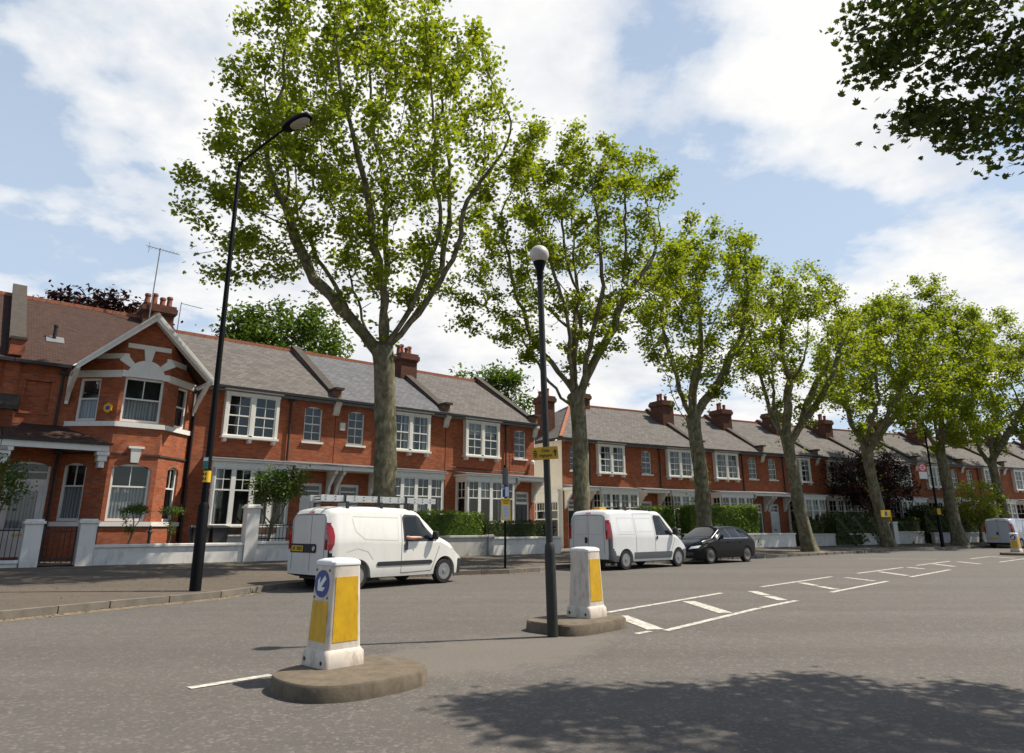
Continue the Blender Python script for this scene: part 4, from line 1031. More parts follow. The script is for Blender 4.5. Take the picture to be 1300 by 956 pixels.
# ---------------------------------------------------------------- garden walls, piers, railings
def garden_wall(label, s0, s1, z1, mat='render_white', th=.24, d=WALLD, cope=.05, group='low rendered front garden walls', name='garden_wall'):
    za = wall_h(F1(s0, d)) - .1; root = empty(name, F1(s0, d, za), R(90 - A1)); tag(root, label, 'wall', group)
    m = MB(Matrix.Translation((0,0,-za))); m.box(0, s1-s0, 0, th, za, z1-.09); m.build('wall_face', MT[mat], root)
    m = MB(Matrix.Translation((0,0,-za))); m.box(-.02, s1-s0+.02, -cope, th+cope, z1-.09, z1); m.build('coping', MT[mat], root, bevel=.015)
    return root
def pier(label, s, w, z1, mat='render_white', d=WALLD):
    za = wall_h(F1(s, d)) - .1; root = empty('gate_pier', F1(s, d, za), R(90 - A1)); tag(root, label, 'pier', 'white rendered gate piers')
    T = Matrix.Translation((0,0,-za)); m = MB(T); m.box(0, w, -.08, w-.08, za, z1-.12); m.build('shaft', MT[mat], root)
    m = MB(T); m.box(-.05, w+.05, -.13, w-.03, z1-.12, z1-.04); m.prism([(-.05,-.13,z1-.04),(w+.05,-.13,z1-.04),(w+.05,w-.03,z1-.04),(-.05,w-.03,z1-.04)][:0] or [(0,-.08,z1-.04),(w,-.08,z1-.04),(w,w-.08,z1-.04),(0,w-.08,z1-.04)], (0,0,.05)); m.build('cap', MT[mat], root, bevel=.012)
garden_wall('long low white wall in front of the gabled house behind the tall lamp post', -3.06, 1.22, .90)
garden_wall('low white wall with iron railing behind it, between the tall pier and the ladder van', 1.68, 6.2, .93)
garden_wall('plain grey rendered wall below the bright green hedge', 6.25, 11.45, 1.06, 'render_grey')
garden_wall('short low white wall with thick coping at the end of the first terrace', 11.75, 15.75, .98, cope=.07)
pier('short white gate pier at the left of the iron gate', -4.82, .42, 1.60)
pier('short white gate pier right of the iron gate where the long wall starts', -3.50, .42, 1.62)
pier('tallest white pier, standing between two garden walls right of the lamp post', 1.24, .42, 2.12)
pier('slim pale pier between the grey wall and the white wall under the hedges', 11.47, .26, 1.08, 'render_grey')
def railing(label, s0, s1, z0, z1, d, name='iron_railing', cat='railing', finial=True, gate=False):
    root = empty(name, F1(s0, d, z0), R(90 - A1)); tag(root, label, cat)
    L = s1 - s0; H = z1 - z0; m = MB(); m.box(0, L, -.015, .015, .10, .14); m.box(0, L, -.015, .015, H-.16, H-.12)
    if gate: m.box(0, .04, -.02, .02, 0, H); m.box(L-.04, L, -.02, .02, 0, H)
    m.build('rails', MT['black_iron'], root)
    n_ = int(L / .12); b = MB()
    for k in range(n_ + 1):
        x = .02 + k*(L-.04)/n_; b.tube([(x,0,0),(x,0,H-.06),(x,0,H)], [.010,.010,.002], 5)
    b.build('bars', MT['black_iron'], root)
    return root
railing('black iron railing in front of the porch at the far left edge', -9.2, -4.9, .42, 1.45, -2.95)
railing('low black iron gate between the two short white piers', -4.36, -3.54, .40, 1.42, -2.98, 'iron_gate', 'gate', gate=True)
railing('black spiked railing standing behind the white wall by the small garden tree', 1.8, 4.4, .9, 1.60, -2.75)
garden_wall('low white wall under the railing at the far left edge', -12.5, -4.85, .52)
for i, (s, lb) in enumerate(((-1.55,'black bollard like post behind the wall between the two bay trees'), (-.35,'black post behind the wall right of the second bay tree'))):
    m = MB(); q = F1(s, -2.7, .4); m.lathe([(.05,0),(.045,.8),(.07,.82),(.07,.86),(.04,.9),(.055,.97),(.03,1.03),(0,1.05)], 12, q)
    tag(m.build('iron_post', MT['black_iron'], smooth=True), lb, 'post', 'black posts in the gabled house garden')
# wheelie bins
for i, (s, lb) in enumerate(((-.05,'black wheelie bin with lid closed, left one beside the planter'), (.55,'black wheelie bin with lid, right one nearest the tall white pier'))):
    root = empty('wheelie_bin', F1(s, -2.55, .38), R(90 - A1)); tag(root, lb, 'bin', 'black bins behind the white wall')
    m = MB(); m.add([(-.2,-.22,.08),(.2,-.22,.08),(.2,.22,.08),(-.2,.22,.08),(-.26,-.28,.98),(.26,-.28,.98),(.26,.28,.98),(-.26,.28,.98)], [(0,3,2,1),(4,5,6,7),(0,1,5,4),(1,2,6,5),(2,3,7,6),(3,0,4,7)]); m.build('bin_body', MT['bin_plastic'], root, bevel=.02)
    m = MB(); m.prism([(-.28,-.31,.985),(.28,-.31,.985),(.28,-.28,1.03),(.28,.25,1.09),(.28,.31,1.02),(-.28,.31,1.02)][:0] or [(-.28,-.31,.985),(-.28,-.31,1.02),(-.28,.20,1.08),(-.28,.31,1.03),(-.28,.31,.985)], (.56,0,0)); m.build('lid', MT['bin_plastic'], root, bevel=.01)
    for sx in (-.2, .2):
        m = MB(Matrix.Translation((sx-.03,.24,.09)) @ Matrix.Rotation(R(90), 4, 'Y')); m.lathe([(.02,0),(.09,0),(.09,.05),(.02,.05)], 14); m.build('wheel', MT['rubber'], root)
# bin shelter wall beside the planter, and the low walls of the far terrace
def far_wall(label, pts, z1, mat='render_white'):
    a = Vector(pts[0] + (0,)); b = Vector(pts[1] + (0,)); root = empty('garden_wall', (a.x, a.y, .1), math.atan2(b.y-a.y, b.x-a.x)); tag(root, label, 'wall', 'low rendered front garden walls'); L = (b-a).length
    m = MB(); m.box(0, L, 0, .24, 0, z1-.18); m.build('wall_face', MT[mat], root); m = MB(); m.box(-.03, L+.03, -.05, .29, z1-.18, z1-.1); m.build('coping', MT[mat], root)
far_wall('white garden wall behind the parked panel van', ((6.2,36.6),(9.3,38.1)), .95)
far_wall('white garden wall running left of the fourth plane trunk', ((9.4,38.2),(17.0,42.6)), 1.05)
far_wall('pale wall between the fourth and fifth plane trunks', ((18.4,43.6),(25.4,48.4)), 1.0, 'render_grey')
far_wall('low wall beyond the bus stop pole left of the sixth trunk', ((27.0,49.6),(29.9,51.5)), 1.1, 'render_grey')
far_wall('garden wall behind the pale grey van at far right', ((31.0,52.1),(44.0,60.4)), 1.0, 'render_grey')
for (x, y, lb) in ((25.9,48.9,'white post at the garden opening left of the bus stop pole'), (26.75,49.5,'white post at the garden opening nearest the bus stop pole'), (17.6,42.9,'brownish gate post left of the wall by the fourth plane trunk')):
    m = MB(Matrix.Translation((x,y,.1))); m.box(-.15,.15,-.15,.15,0,1.55); m.box(-.19,.19,-.19,.19,1.55,1.66); tag(m.build('gate_post', MT['render_white' if x > 20 else 'brick_stock'], bevel=.01), lb, 'post')

# ---------------------------------------------------------------- tall lamp post on the pavement
LB = Vector((-6.52, 14.9, 0)); LB.z = pave_z(LB.x, LB.y) - .03
root = empty('street_lamp', LB); root.rotation_euler = (0, R(-.6), 0); tag(root, 'tall black street lamp on the pavement with a curved arm and yellow and green labels', 'street lamp')
m = MB(); m.tube([(0,0,0),(0,0,1.72),(0,0,1.80)], [.115,.11,.075], 16); m.build('base_column', MT['black_paint'], root, smooth=True)
m = MB(); m.tube([(0,0,1.78),(0,0,5),(0,0,9.85)], [.072,.06,.045], 14); m.build('post', MT['black_paint'], root, smooth=True)
ad = Vector((.90, -.43, 0)).normalized()
m = MB(); m.tube([Vector((0,0,9.7)), Vector((0,0,9.86)) + ad*.08, Vector((0,0,10.18)) + ad*.8, Vector((0,0,10.42)) + ad*1.45], .028, 10); m.build('arm', MT['black_paint'], root, smooth=True)
hM = Matrix.Translation(Vector((0,0,10.44)) + ad*1.75) @ Matrix.Rotation(math.atan2(ad.y, ad.x), 4, 'Z') @ Matrix.Rotation(R(-12), 4, 'Y')
vs = []; fs = []; n1, n2 = 14, 18
for i in range(n1 + 1):
    a = -PI/2 + PI*i/n1
    for j in range(n2):
        b = 2*PI*j/n2; x = math.sin(a)*.42; w_ = math.cos(a)**.7; y = math.cos(b)*.19*w_; z = math.sin(b)*(.16 if math.sin(b) > 0 else .05)*w_; vs.append((x, y, z))
for i in range(n1):
    for j in range(n2): fs.append((i*n2+j, i*n2+(j+1) % n2, (i+1)*n2+(j+1) % n2, (i+1)*n2+j))
m = MB(hM); m.add(vs, fs); lh = m.build('lamp_head', MT['black_paint'], root, smooth=True)
m = MB(hM); m.add([(v[0]*.62+.08, v[1]*.72, (v[2]*1.15 if v[2] < 0 else v[2]*.1) - .045) for v in vs], fs); m.build('lens', MT['lens_glass'], lh, smooth=True)
def plate(M, w, h, mat, name, parent, t=.004):
    m = MB(M); m.box(-w/2, w/2, 0, t, -h/2, h/2); return m.build(name, MT[mat], parent)
fl = lambda p, ang, z, off: Matrix.Translation((math.sin(R(ang))*off, -math.cos(R(ang))*off, z)) @ Matrix.Rotation(R(ang), 4, 'Z')
pl_ = plate(fl(0,-15,2.62,.085), .13, .26, 'label_green', 'label_plate', root); plate(fl(0,-15,2.70,.091), .11, .07, 'sign_white', 'label_strip', pl_)
m = MB(); m.tube([(0,0,2.22),(0,0,2.46)], .079, 14); yb = m.build('yellow_band', MT['notice_yellow'], root, smooth=True)
for k, (x, z) in enumerate(((-.03,2.39),(.03,2.39),(-.03,2.29),(.03,2.29))): plate(fl(0,-15,z,.083) @ Matrix.Translation((x,0,0)), .03, .05, 'sign_black', 'band_mark', yb, .003)

# ---------------------------------------------------------------- globe beacon on the refuge
GB = Vector((.54, 9.74, 0)); root = empty('globe_lamp', GB); root.rotation_euler = (0, R(-1.3), 0); tag(root, 'grey green refuge lamp post topped by a white globe, with a yellow direction sign', 'street lamp')
m = MB(); m.tube([(0,0,0),(0,0,1.08),(0,0,1.16),(0,0,1.20)], [.074,.072,.066,.045], 16); m.build('base_column', MT['post_green'], root, smooth=True)
m = MB(); m.tube([(0,0,1.18),(0,0,4.9),(0,0,5.15)], [.048,.045,.045], 14); m.build('post', MT['post_green'], root, smooth=True)
m = MB(); m.lathe([(.045,5.0),(.052,5.04),(.052,5.15),(.095,5.27),(.10,5.30)], 18); m.build('collar', MT['black_paint'], root, smooth=True)
m = MB(); m.lathe([(.148*math.sin(PI*k/16)+.0, 5.42 - .148*math.cos(PI*k/16)) for k in range(1, 17)], 26); m.build('globe', MT['globe_white'], root, smooth='all')
sM = Matrix.Translation((-.02,-.075,2.40)) @ Matrix.Rotation(R(8), 4, 'Z') @ Matrix.Rotation(R(-3.5), 4, 'Y')
sg = plate(sM, .37, .175, 'sign_yellow', 'direction_sign', root)
RX = Matrix.Rotation(R(90), 4, 'X')
text_mesh('sign_word', 'One', .062, MT['sign_black'], sg, sM @ Matrix.Translation((.005,-.003,.036)) @ RX)
text_mesh('sign_word', 'Highgate', .052, MT['sign_black'], sg, sM @ Matrix.Translation((.005,-.003,-.032)) @ RX)
m = MB(sM); m.prism([(.125,-.003,.02),(.1,-.003,-.01),(.135,-.003,.0),(.135,-.003,-.05),(.155,-.003,-.05),(.155,-.003,.0),(.18,-.003,-.01),(.147,-.003,.05)][:0] or [(.135,-.003,-.045),(.151,-.003,-.045),(.151,-.003,.015),(.175,-.003,.0),(.143,-.003,.05),(.111,-.003,.0),(.135,-.003,.015)], (0,-.002,0)); m.build('arrow', MT['sign_black'], sg)
m = MB(sM); 
m.prism([(-.168,-.003,.028),(-.115,-.003,.028),(-.1415,-.003,.052)], (0,-.002,0)); m.build('house_mark', MT['sign_black'], sg)
for z in (.008, -.018, -.044): plate(sM @ Matrix.Translation((-.1415,-.005,z)), (.052, .052, .038)[int((.008-z)/.025)], .015, 'sign_black', 'house_mark', sg, .002)
m = MB(); m.tube([(0,0,2.33),(0,0,2.36)], .056, 12); m.tube([(0,0,2.44),(0,0,2.47)], .056, 12); m.build('clamp', MT['black_iron'], root)
for q in sg, : pass

# ---------------------------------------------------------------- bollards
def bollard(loc, rz, label, front=True, right=True, height=.97, lean=0):
    root = empty('traffic_bollard', loc, rz); root.rotation_euler = (lean, 0, rz)
    tag(root, label, 'bollard', 'white and yellow refuge bollards')
    def sec(h, z, r=.045):
        out = []
        for sx, sy, a0 in ((1,1,0),(-1,1,90),(-1,-1,180),(1,-1,270)):
            for k in range(4): a = R(a0 + 30*k); out.append((sx*(h-r)+r*math.cos(a), sy*(h-r)+r*math.sin(a), z))
        return out
    def shell(secs, name, mat):
        m = MB(); vs = [p for s_ in secs for p in s_]; n_ = 16
        m.add(vs, [(i*n_+k, i*n_+(k+1) % n_, (i+1)*n_+(k+1) % n_, (i+1)*n_+k) for i in range(len(secs)-1) for k in range(n_)] + [list(range(n_))[::-1], [(len(secs)-1)*n_+k for k in range(n_)]])
        return m.build(name, MT[mat], root, smooth=True)
    shell([sec(.222,0), sec(.222,.02), sec(.219,.12), sec(.195,.155)], 'base', 'bollard_white')
    shell([sec(.192,.150), sec(.162,height-.07)], 'body', 'bollard_white')
    shell([sec(.158,height-.072), sec(.167,height-.062), sec(.167,height-.035), sec(.155,height-.018,.06), sec(.12,height-.004,.07), sec(.06,height,.05)], 'cap', 'sign_white')
    hw = lambda z: .192 + (.162-.192)*(z-.15)/(height-.22)
    def panel(ang, za, zb, k, name, mat):
        m = MB(Matrix.Rotation(ang, 4, 'Z')); e = .0035
        m.prism([(-hw(za)*k, -hw(za)-e, za), (hw(za)*k, -hw(za)-e, za), (hw(zb)*k, -hw(zb)-e, zb), (-hw(zb)*k, -hw(zb)-e, zb)], (0, .003, 0))
        return m.build(name, MT[mat], root)
    # faces: local -y looks across the road to the camera's side, -x looks back along it
    if right: panel(0, .22, height-.17, .74, 'reflective_panel', 'panel_yellow')
    panel(PI, .22, height-.17, .74, 'reflective_panel', 'panel_yellow')
    if front:
        panel(-PI/2, .22, .58, .76, 'reflective_panel', 'panel_yellow')
        zc = .735; T = Matrix.Rotation(-PI/2, 4, 'Z') @ Matrix.Translation((0, -hw(zc)-.006, zc)) @ Matrix.Rotation(math.atan(.03/.8)*-1, 4, 'X')
        m = MB(T); m.prism([(.125*math.cos(2*PI*k/32), 0, .125*math.sin(2*PI*k/32)) for k in range(32)], (0,.004,0)); dk = m.build('keep_left_disc', MT['sign_blue'], root)
        m = MB(T @ Matrix.Rotation(R(-225+90), 4, 'Y') ); 
        m.prism([(-.022,-.003,-.088),(.022,-.003,-.088),(.022,-.003,.02),(.068,-.003,-.022),(.068,-.003,.028),(0,-.003,.09),(-.068,-.003,.028),(-.068,-.003,-.022),(-.022,-.003,.02)], (0,.0025,0)); m.build('arrow', MT['sign_white'], dk)
        for sx in (-1, 1):
            for z in (.61, .86):
                m = MB(Matrix.Rotation(-PI/2, 4, 'Z') @ Matrix.Translation((sx*.115, -hw(z)-.004, z)) @ Matrix.Rotation(R(90), 4, 'X')); m.lathe([(0,0),(.012,0),(.012,.004),(0,.005)], 8); m.build('rivet', MT['plastic_grey'], root)
    for x, z in ((-.14,.06),(.15,.05)):
        m = MB(Matrix.Rotation(-PI/2, 4, 'Z') @ Matrix.Translation((x, -.222, z)) @ Matrix.Rotation(R(90), 4, 'X')); m.lathe([(0,0),(.018,0),(.018,.003),(0,.004)], 10); m.build('bolt_hole', MT['sign_black'], root)
    return root
RZ = R(90 - 43.5)
bollard((-1.72,7.12,.135), RZ, 'nearest bollard with a blue keep left arrow disc, cream with yellow panels')
b2 = bollard((1.09,10.66,.145), RZ, 'second bollard, its near side plain cream, a yellow panel on its right side', front=False)
e3 = ISL3.copy(); bollard((e3.x+.1, e3.y+.1, .135), RZ - R(12), 'distant bollard at the right edge with blue disc and yellow panels')

# ---------------------------------------------------------------- parking notice post, bus stop, litter things
q = Vector((-.22, 23.0, 0)); q.z = pave_z(q.x, q.y) - .02; root = empty('sign_post', q); tag(root, 'short black post with a yellow planning notice and a blue parking plate', 'sign post')
m = MB(); m.tube([(0,0,0),(0,0,2.95)], .036, 10); m.build('post', MT['black_paint'], root, smooth=True)
m = MB(Matrix.Translation((0,0,2.62))); m.lathe([(.09,0),(.095,.02),(.095,.54),(.07,.56)], 16); m.build('grey_sleeve', MT['plastic_grey'], root, smooth=True)
m = MB(Matrix.Translation((-.02,0,3.2))); m.lathe([(.02,-.02),(.035,0),(.035,.06),(0,.09)], 10); m.build('sensor_cap', MT['black_paint'], root, smooth=True)
T = Matrix.Translation((.02,-.10,2.40)); pk = plate(T, .235, .36, 'sign_blue', 'parking_plate', root)
plate(T @ Matrix.Translation((.04,-.002,-.0)), .12, .31, 'notice_paper', 'plate_text_area', pk, .003); text_mesh('plate_letter', 'P', .11, MT['sign_white'], pk, T @ Matrix.Translation((-.07,-.004,.09)) @ RX)
T = Matrix.Translation((.02,-.10,1.84)) @ Matrix.Rotation(R(-2), 4, 'Y'); nt_ = plate(T, .30, .70, 'notice_yellow', 'yellow_notice', root)
plate(T @ Matrix.Translation((.0,-.003,-.08)), .215, .42, 'notice_paper', 'notice_sheet', nt_, .003)
for k, (w_, z) in enumerate(((.18,.28),(.2,.235),(.16,.19))): plate(T @ Matrix.Translation((.01,-.003,z)), w_, .016, 'sign_black', 'notice_line', nt_, .003)
for k in range(8): plate(T @ Matrix.Translation((.0,-.006,.08-.045*k)), .17, .008, 'plastic_grey', 'notice_line', nt_, .003)
for x in (-.11,.11): plate(T @ Matrix.Translation((x,-.003,.31)), .03, .03, 'sign_red', 'notice_corner', nt_, .003)

q = at(1190, 697, .15); q = Vector((28.35, 46.9, 0)); q.z = pave_z(q.x, q.y) - .02; root = empty('bus_stop_post', q); tag(root, 'distant tall black post with a white and red bus stop flag', 'bus stop')
m = MB(); m.tube([(0,0,0),(0,0,1.9),(0,0,1.95)], [.12,.11,.07], 12); m.tube([(0,0,1.9),(0,0,9.6)], [.07,.05], 12); m.build('post', MT['black_paint'], root, smooth=True)
T = Matrix.Translation((-.62,-.12,4.95)) @ Matrix.Rotation(R(12), 4, 'Z'); fg = plate(T, .62, 1.05, 'sign_white', 'stop_flag', root, .03)
def ring(T, r0, r1, mat, name, par):
    m = MB(T); n_ = 24; vs = []
    for r in (r0, r1):
        for k in range(n_): vs.append((r*math.cos(2*PI*k/n_), 0, r*math.sin(2*PI*k/n_)))
    m.add(vs, [(k, (k+1) % n_, n_+(k+1) % n_, n_+k) for k in range(n_)]); return m.build(name, MT[mat], par)
rd = plate(T @ Matrix.Translation((0,-.004,.22)), .62, .58, 'sign_red', 'flag_panel', fg, .003); 
ring(T @ Matrix.Translation((0,-.009,.22)), .13, .2, 'sign_white', 'roundel', rd); plate(T @ Matrix.Translation((0,-.012,.22)), .5, .08, 'sign_white', 'roundel_bar', rd, .003)
text_mesh('flag_words', 'BUS STOP', .075, MT['sign_red'], rd, T @ Matrix.Translation((0,-.015,.22)) @ RX)
m = MB(Matrix.Translation((0,0,4.95))); m.box(-.32, 0, -.03, .03, .3, .36); m.box(-.32, 0, -.03, .03, -.36, -.3); m.build('flag_bracket', MT['black_iron'], root)
m = MB(Matrix.Translation((-.02,-.12,2.28))); m.box(-.10,.14,-.08,.02,-.2,.2); m.build('orange_box', MT['sign_yellow'], root, bevel=.02)
# notice tied round the fifth plane trunk
T = Matrix.Translation((23.45,44.18,pave_z(23.6,44.6)+2.05)) @ Matrix.Rotation(R(28), 4, 'Z')
nt_ = plate(T, .95, .42, 'notice_yellow', 'tree_notice', None, .02); tag(nt_, 'yellow notice tied to the trunk of the fifth plane tree', 'notice')
plate(T @ Matrix.Translation((.02,-.004,.0)), .24, .26, 'sign_blue', 'notice_symbol', nt_, .003)
m = MB(T); m.box(.476, .50, -.02, .3, -.45, .20); m.build('notice_fold', MT['notice_yellow'], nt_)
# ---------------------------------------------------------------- vehicles
def body_mesh(L, prof, belt, half, topw, sill, arches, ar, nx=150, cr=.12, nose_r=None):
    """lofted shell; x from rear (0) to front (L); returns verts, faces in a grid, ring size"""
    xs = set(np.linspace(0, L, nx)); 
    for a in arches: xs |= set(a + ar*np.cos(np.linspace(0, PI, 27)))
    xs = np.array(sorted(x for x in xs if 0 <= x <= L)); keep = [0]
    for i in range(1, len(xs)):
        if xs[i] - xs[keep[-1]] > .004: keep.append(i)
    xs = xs[keep]
    f = lambda tab, x: np.interp(x, [p[0] for p in tab], [p[1] for p in tab])
    def sm(tab):
        g = np.linspace(0, L, 400); y = f(tab, g); k = np.ones(9)/9; yp = np.pad(y, 4, 'edge'); return lambda x: np.interp(x, g, np.convolve(yp, k, 'valid'))
    zt = sm(prof); hw = sm(half); tw = sm(topw); bl = sm(belt)
    rings = []
    NSIDE = 12
    for x in xs:
        zb = sill if np.isscalar(sill) else f(sill, x)
        for a in arches:
            if abs(x-a) < ar: zb = max(zb, .30 + math.sqrt(ar*ar - (x-a)**2) * 1.0)
        T = float(zt(x)); w = float(hw(x)); B = min(float(bl(x)), T - .06); wt = min(float(tw(x)), w) ; zb = min(zb, B - .03)
        r = min(cr, (T - B) * .6); out = []
        for k in range(NSIDE):
            z = zb + (B - zb) * k / NSIDE; tuck = .045 * max(0, (.55 - z) / .35) ** 2 + .02 * max(0, (z-.55)/(B-.5+.01))**2 * 0
            out.append((x, w - tuck * 1.0, z))
        wtop = w + (wt - w) * 1.0
        for k in range(6):
            u = k / 6; z = B + (T - r - B) * u; out.append((x, w + (wtop - w) * (u ** 1.25), z))
        for k in range(6):
            a = PI/2 * k / 5; out.append((x, wtop - r * (1 - math.cos(a)) * 1.3, T - r + r * math.sin(a)))
        e = out[-1]
        for k in range(1, 5):
            u = k / 4; out.append((x, e[1] * (1 - u), e[2] + .03 * (1 - (1-u)**2)))
        rings.append(out)
    n = len(rings[0]); V = []
    for rg in rings:
        full = [(x, -y, z) for x, y, z in rg] + [(x, y, z) for x, y, z in rg[:-1][::-1]]; V += full
    m = 2*n - 1; F = [(i*m+k, i*m+k+1, (i+1)*m+k+1, (i+1)*m+k) for i in range(len(rings)-1) for k in range(m-1)]
    F += [list(range(m))[::-1], [(len(rings)-1)*m + k for k in range(m)]]
    # underside between the sills
    F += [(i*m, (i+1)*m, (i+1)*m+m-1, i*m+m-1) for i in range(len(rings)-1)]
    return V, F
class Car:
    def __init__(s, name, label, cat, loc, heading, L, Wd, paint, group=None):
        s.root = empty(name, loc, R(90 - heading)); tag(s.root, label, cat, group); s.L = L; s.W = Wd; s.paint = paint
    def shell(s, dark=None, darkmat='plastic_black', **kw):
        V, F = body_mesh(s.L, **kw); V = [(x - s.L/2, y, z) for x, y, z in V]; s.V = V
        s.bvh = BVHTree.FromPolygons([Vector(v) for v in V], F)
        b = MB(); d = MB(); b.v = [Vector(v) for v in V]; d.v = list(b.v)
        for f in F:
            c = sum((Vector(V[i]) for i in f), Vector()) / len(f)
            (d if dark and len(f) == 4 and dark(c.x + s.L/2, c.y, c.z) else b).f.append(list(f))
        d2 = MB(); d2.v = d.v; mid = 0
        d2.f = [f for f in d.f if sum(V[i][0] for i in f) > 0]; d.f = [f for f in d.f if sum(V[i][0] for i in f) <= 0]
        for q, nm, mt in ((b, 'body', s.paint), (d, 'rear_bumper', darkmat), (d2, 'front_bumper', darkmat)):
            if not q.f: continue
            us = sorted({i for f in q.f for i in f}); mp = {u: i for i, u in enumerate(us)}
            q.v = [q.v[u] for u in us]; q.f = [[mp[i] for i in f] for f in q.f]
            o = q.build(nm, MT[mt], s.root, smooth=True)
            if nm == 'body': s.body = o
    def decal(s, pts, side, mat, name, parent=None, off=.004, grid=.07, smooth=True):
        """polygon laid on the skin. side: 'R','L' pts=(x,z); 'B','F' pts=(y,z); 'T' pts=(x,y). x measured from the rear end."""
        h = s.L/2; bm = bmesh.new()
        bm.faces.new([bm.verts.new((p[0], p[1], 0)) for p in pts])
        us = [p[0] for p in pts]; vs = [p[1] for p in pts]
        for lo, hi, nrm in ((min(us), max(us), (1,0,0)), (min(vs), max(vs), (0,1,0))):
            k = lo + grid
            while k < hi - .01:
                bmesh.ops.bisect_plane(bm, geom=bm.verts[:] + bm.edges[:] + bm.faces[:], plane_co=Vector(nrm)*k, plane_no=nrm); k += grid
        for v in bm.verts:
            u, w = v.co.x, v.co.y
            o, d = {'R': (Vector((u-h,-3,w)), Vector((0,1,0))), 'L': (Vector((u-h,3,w)), Vector((0,-1,0))), 'B': (Vector((-6,u,w)), Vector((1,0,0))), 'F': (Vector((6,u,w)), Vector((-1,0,0))), 'T': (Vector((u-h,w,4)), Vector((0,0,-1)))}[side]
            hit = s.bvh.ray_cast(o, d)
            if hit[0] is None:
                n_ = s.bvh.find_nearest(o + d * (3 if side in 'RL' else 6)); hit = n_
            p, nn = hit[0], hit[1]
            if nn.dot(d) > 0: nn = -nn
            v.co = p + nn * off
        bmesh.ops.recalc_face_normals(bm, faces=bm.faces); uv_faces(bm)
        for f in bm.faces: f.smooth = smooth
        me = bpy.data.meshes.new(name); bm.to_mesh(me); bm.free(); me.materials.append(MT[mat])
        o = bpy.data.objects.new(name, me); COL.objects.link(o); o.parent = parent or s.root; return o
    def line(s, pts, side, w=.014, mat='seam', name='panel_line', off=.003):
        m_ = None
        pts = [Vector((p[0], p[1], 0)) for p in pts]; poly = []
        L_ = []; R_ = []
        for i, p in enumerate(pts):
            t = (pts[min(i+1, len(pts)-1)] - pts[max(i-1, 0)]).normalized(); nn = Vector((-t.y, t.x, 0)) * w/2; L_.append(p + nn); R_.append(p - nn)
        return s.decal([(p.x, p.y) for p in L_ + R_[::-1]], side, mat, name, s.body, off, grid=.15)
    def wheels(s, xf, xr, r=.31, w=.2, track=None, kind='steel'):
        tk = track or s.W/2 - w/2 - .02
        for x in (xr, xf):
            for sy in (-1, 1):
                M = Matrix.Translation((x - s.L/2, sy*tk, r)) @ Matrix.Rotation(R(90) * (1 if sy < 0 else -1), 4, 'X')   # local z points outwards
                m = MB(M); m.lathe([(r*.62,-w/2),(r*.9,-w/2),(r,-w/2+.03),(r*1.005,0),(r,w/2-.03),(r*.93,w/2),(r*.66,w/2),(r*.64,w/2-.02),(r*.62,-w/2+.01)], 40); wh = m.build('wheel', MT['rubber'], s.root, smooth=True)
                if kind == 'steel':
                    m = MB(M); m.lathe([(r*.66,w/2-.004),(r*.62,w/2-.006),(r*.60,w/2-.035),(r*.44,w/2-.05),(r*.34,w/2-.018),(r*.18,w/2-.010),(r*.16,w/2+.012),(0,w/2+.016)], 32); rim = m.build('rim', MT['steel_wheel'], wh, smooth=True)
                    h_ = MB(M)
                    for k in range(10):
                        a = 2*PI*k/10; h_.lathe([(0,0),(.022,0),(.022,.004),(0,.005)], 8, (r*.49*math.cos(a), r*.49*math.sin(a), w/2-.047))
                    h_.build('rim_holes', MT['sign_black'], wh)
                else:
                    m = MB(M); m.lathe([(r*.70,w/2-.002),(r*.66,w/2-.004),(r*.64,w/2-.06)], 32); m.lathe([(0,w/2-.07),(r*.66,w/2-.07)], 24); m.build('rim_barrel', MT['plastic_black'], wh, smooth=True)
                    m = MB(M)
                    for k in range(5):
                        a = 2*PI*k/5
                        for da in (-.16, .16):
                            m.beam((.03*math.cos(a),.03*math.sin(a),w/2-.02), (r*.67*math.cos(a+da),r*.67*math.sin(a+da),w/2-.012), .035, .02)
                    m.lathe([(0,w/2-.005),(.05,w/2-.005),(.055,w/2-.03)], 16); m.lathe([(r*.64,w/2-.02),(r*.70,w/2-.001),(r*.64,w/2-.002)], 32); m.build('rim', MT['alloy'], wh)
    def under(s, zs=.30, x0=.25, x1=None, wells=()):
        m = MB(); x1 = x1 or s.L-.3; m.box(x0-s.L/2, x1-s.L/2, -s.W/2+.25, s.W/2-.25, .22, zs+.25)
        for x in wells: m.box(x-s.L/2-.36, x-s.L/2+.36, -s.W/2+.28, s.W/2-.28, .25, .80)
        m.build('underbody', MT['sign_black'], s.root)
def rrect(x0, x1, y0, y1, r=.03, n=4):
    out = []
    for cx, cy, a0 in ((x1-r,y1-r,0),(x0+r,y1-r,90),(x0+r,y0+r,180),(x1-r,y0+r,270)):
        for k in range(n+1): a = R(a0 + 90*k/n); out.append((cx + r*math.cos(a), cy + r*math.sin(a)))
    return out
def mirror_part(c, x, y, z, mat='plastic_black', s=1.0):
    m = MB(Matrix.Translation((x-c.L/2, y, z))); sg = 1 if y > 0 else -1
    m.lathe([(.001,-.11*s),(.07*s,-.10*s),(.09*s,0),(.08*s,.09*s),(.001,.11*s)], 12, (0, sg*.11, .05)); m.beam((0,0,-.03),(0,sg*.1,.02),.06,.05); return m.build('wing_mirror', MT[mat], c.root, smooth=True)

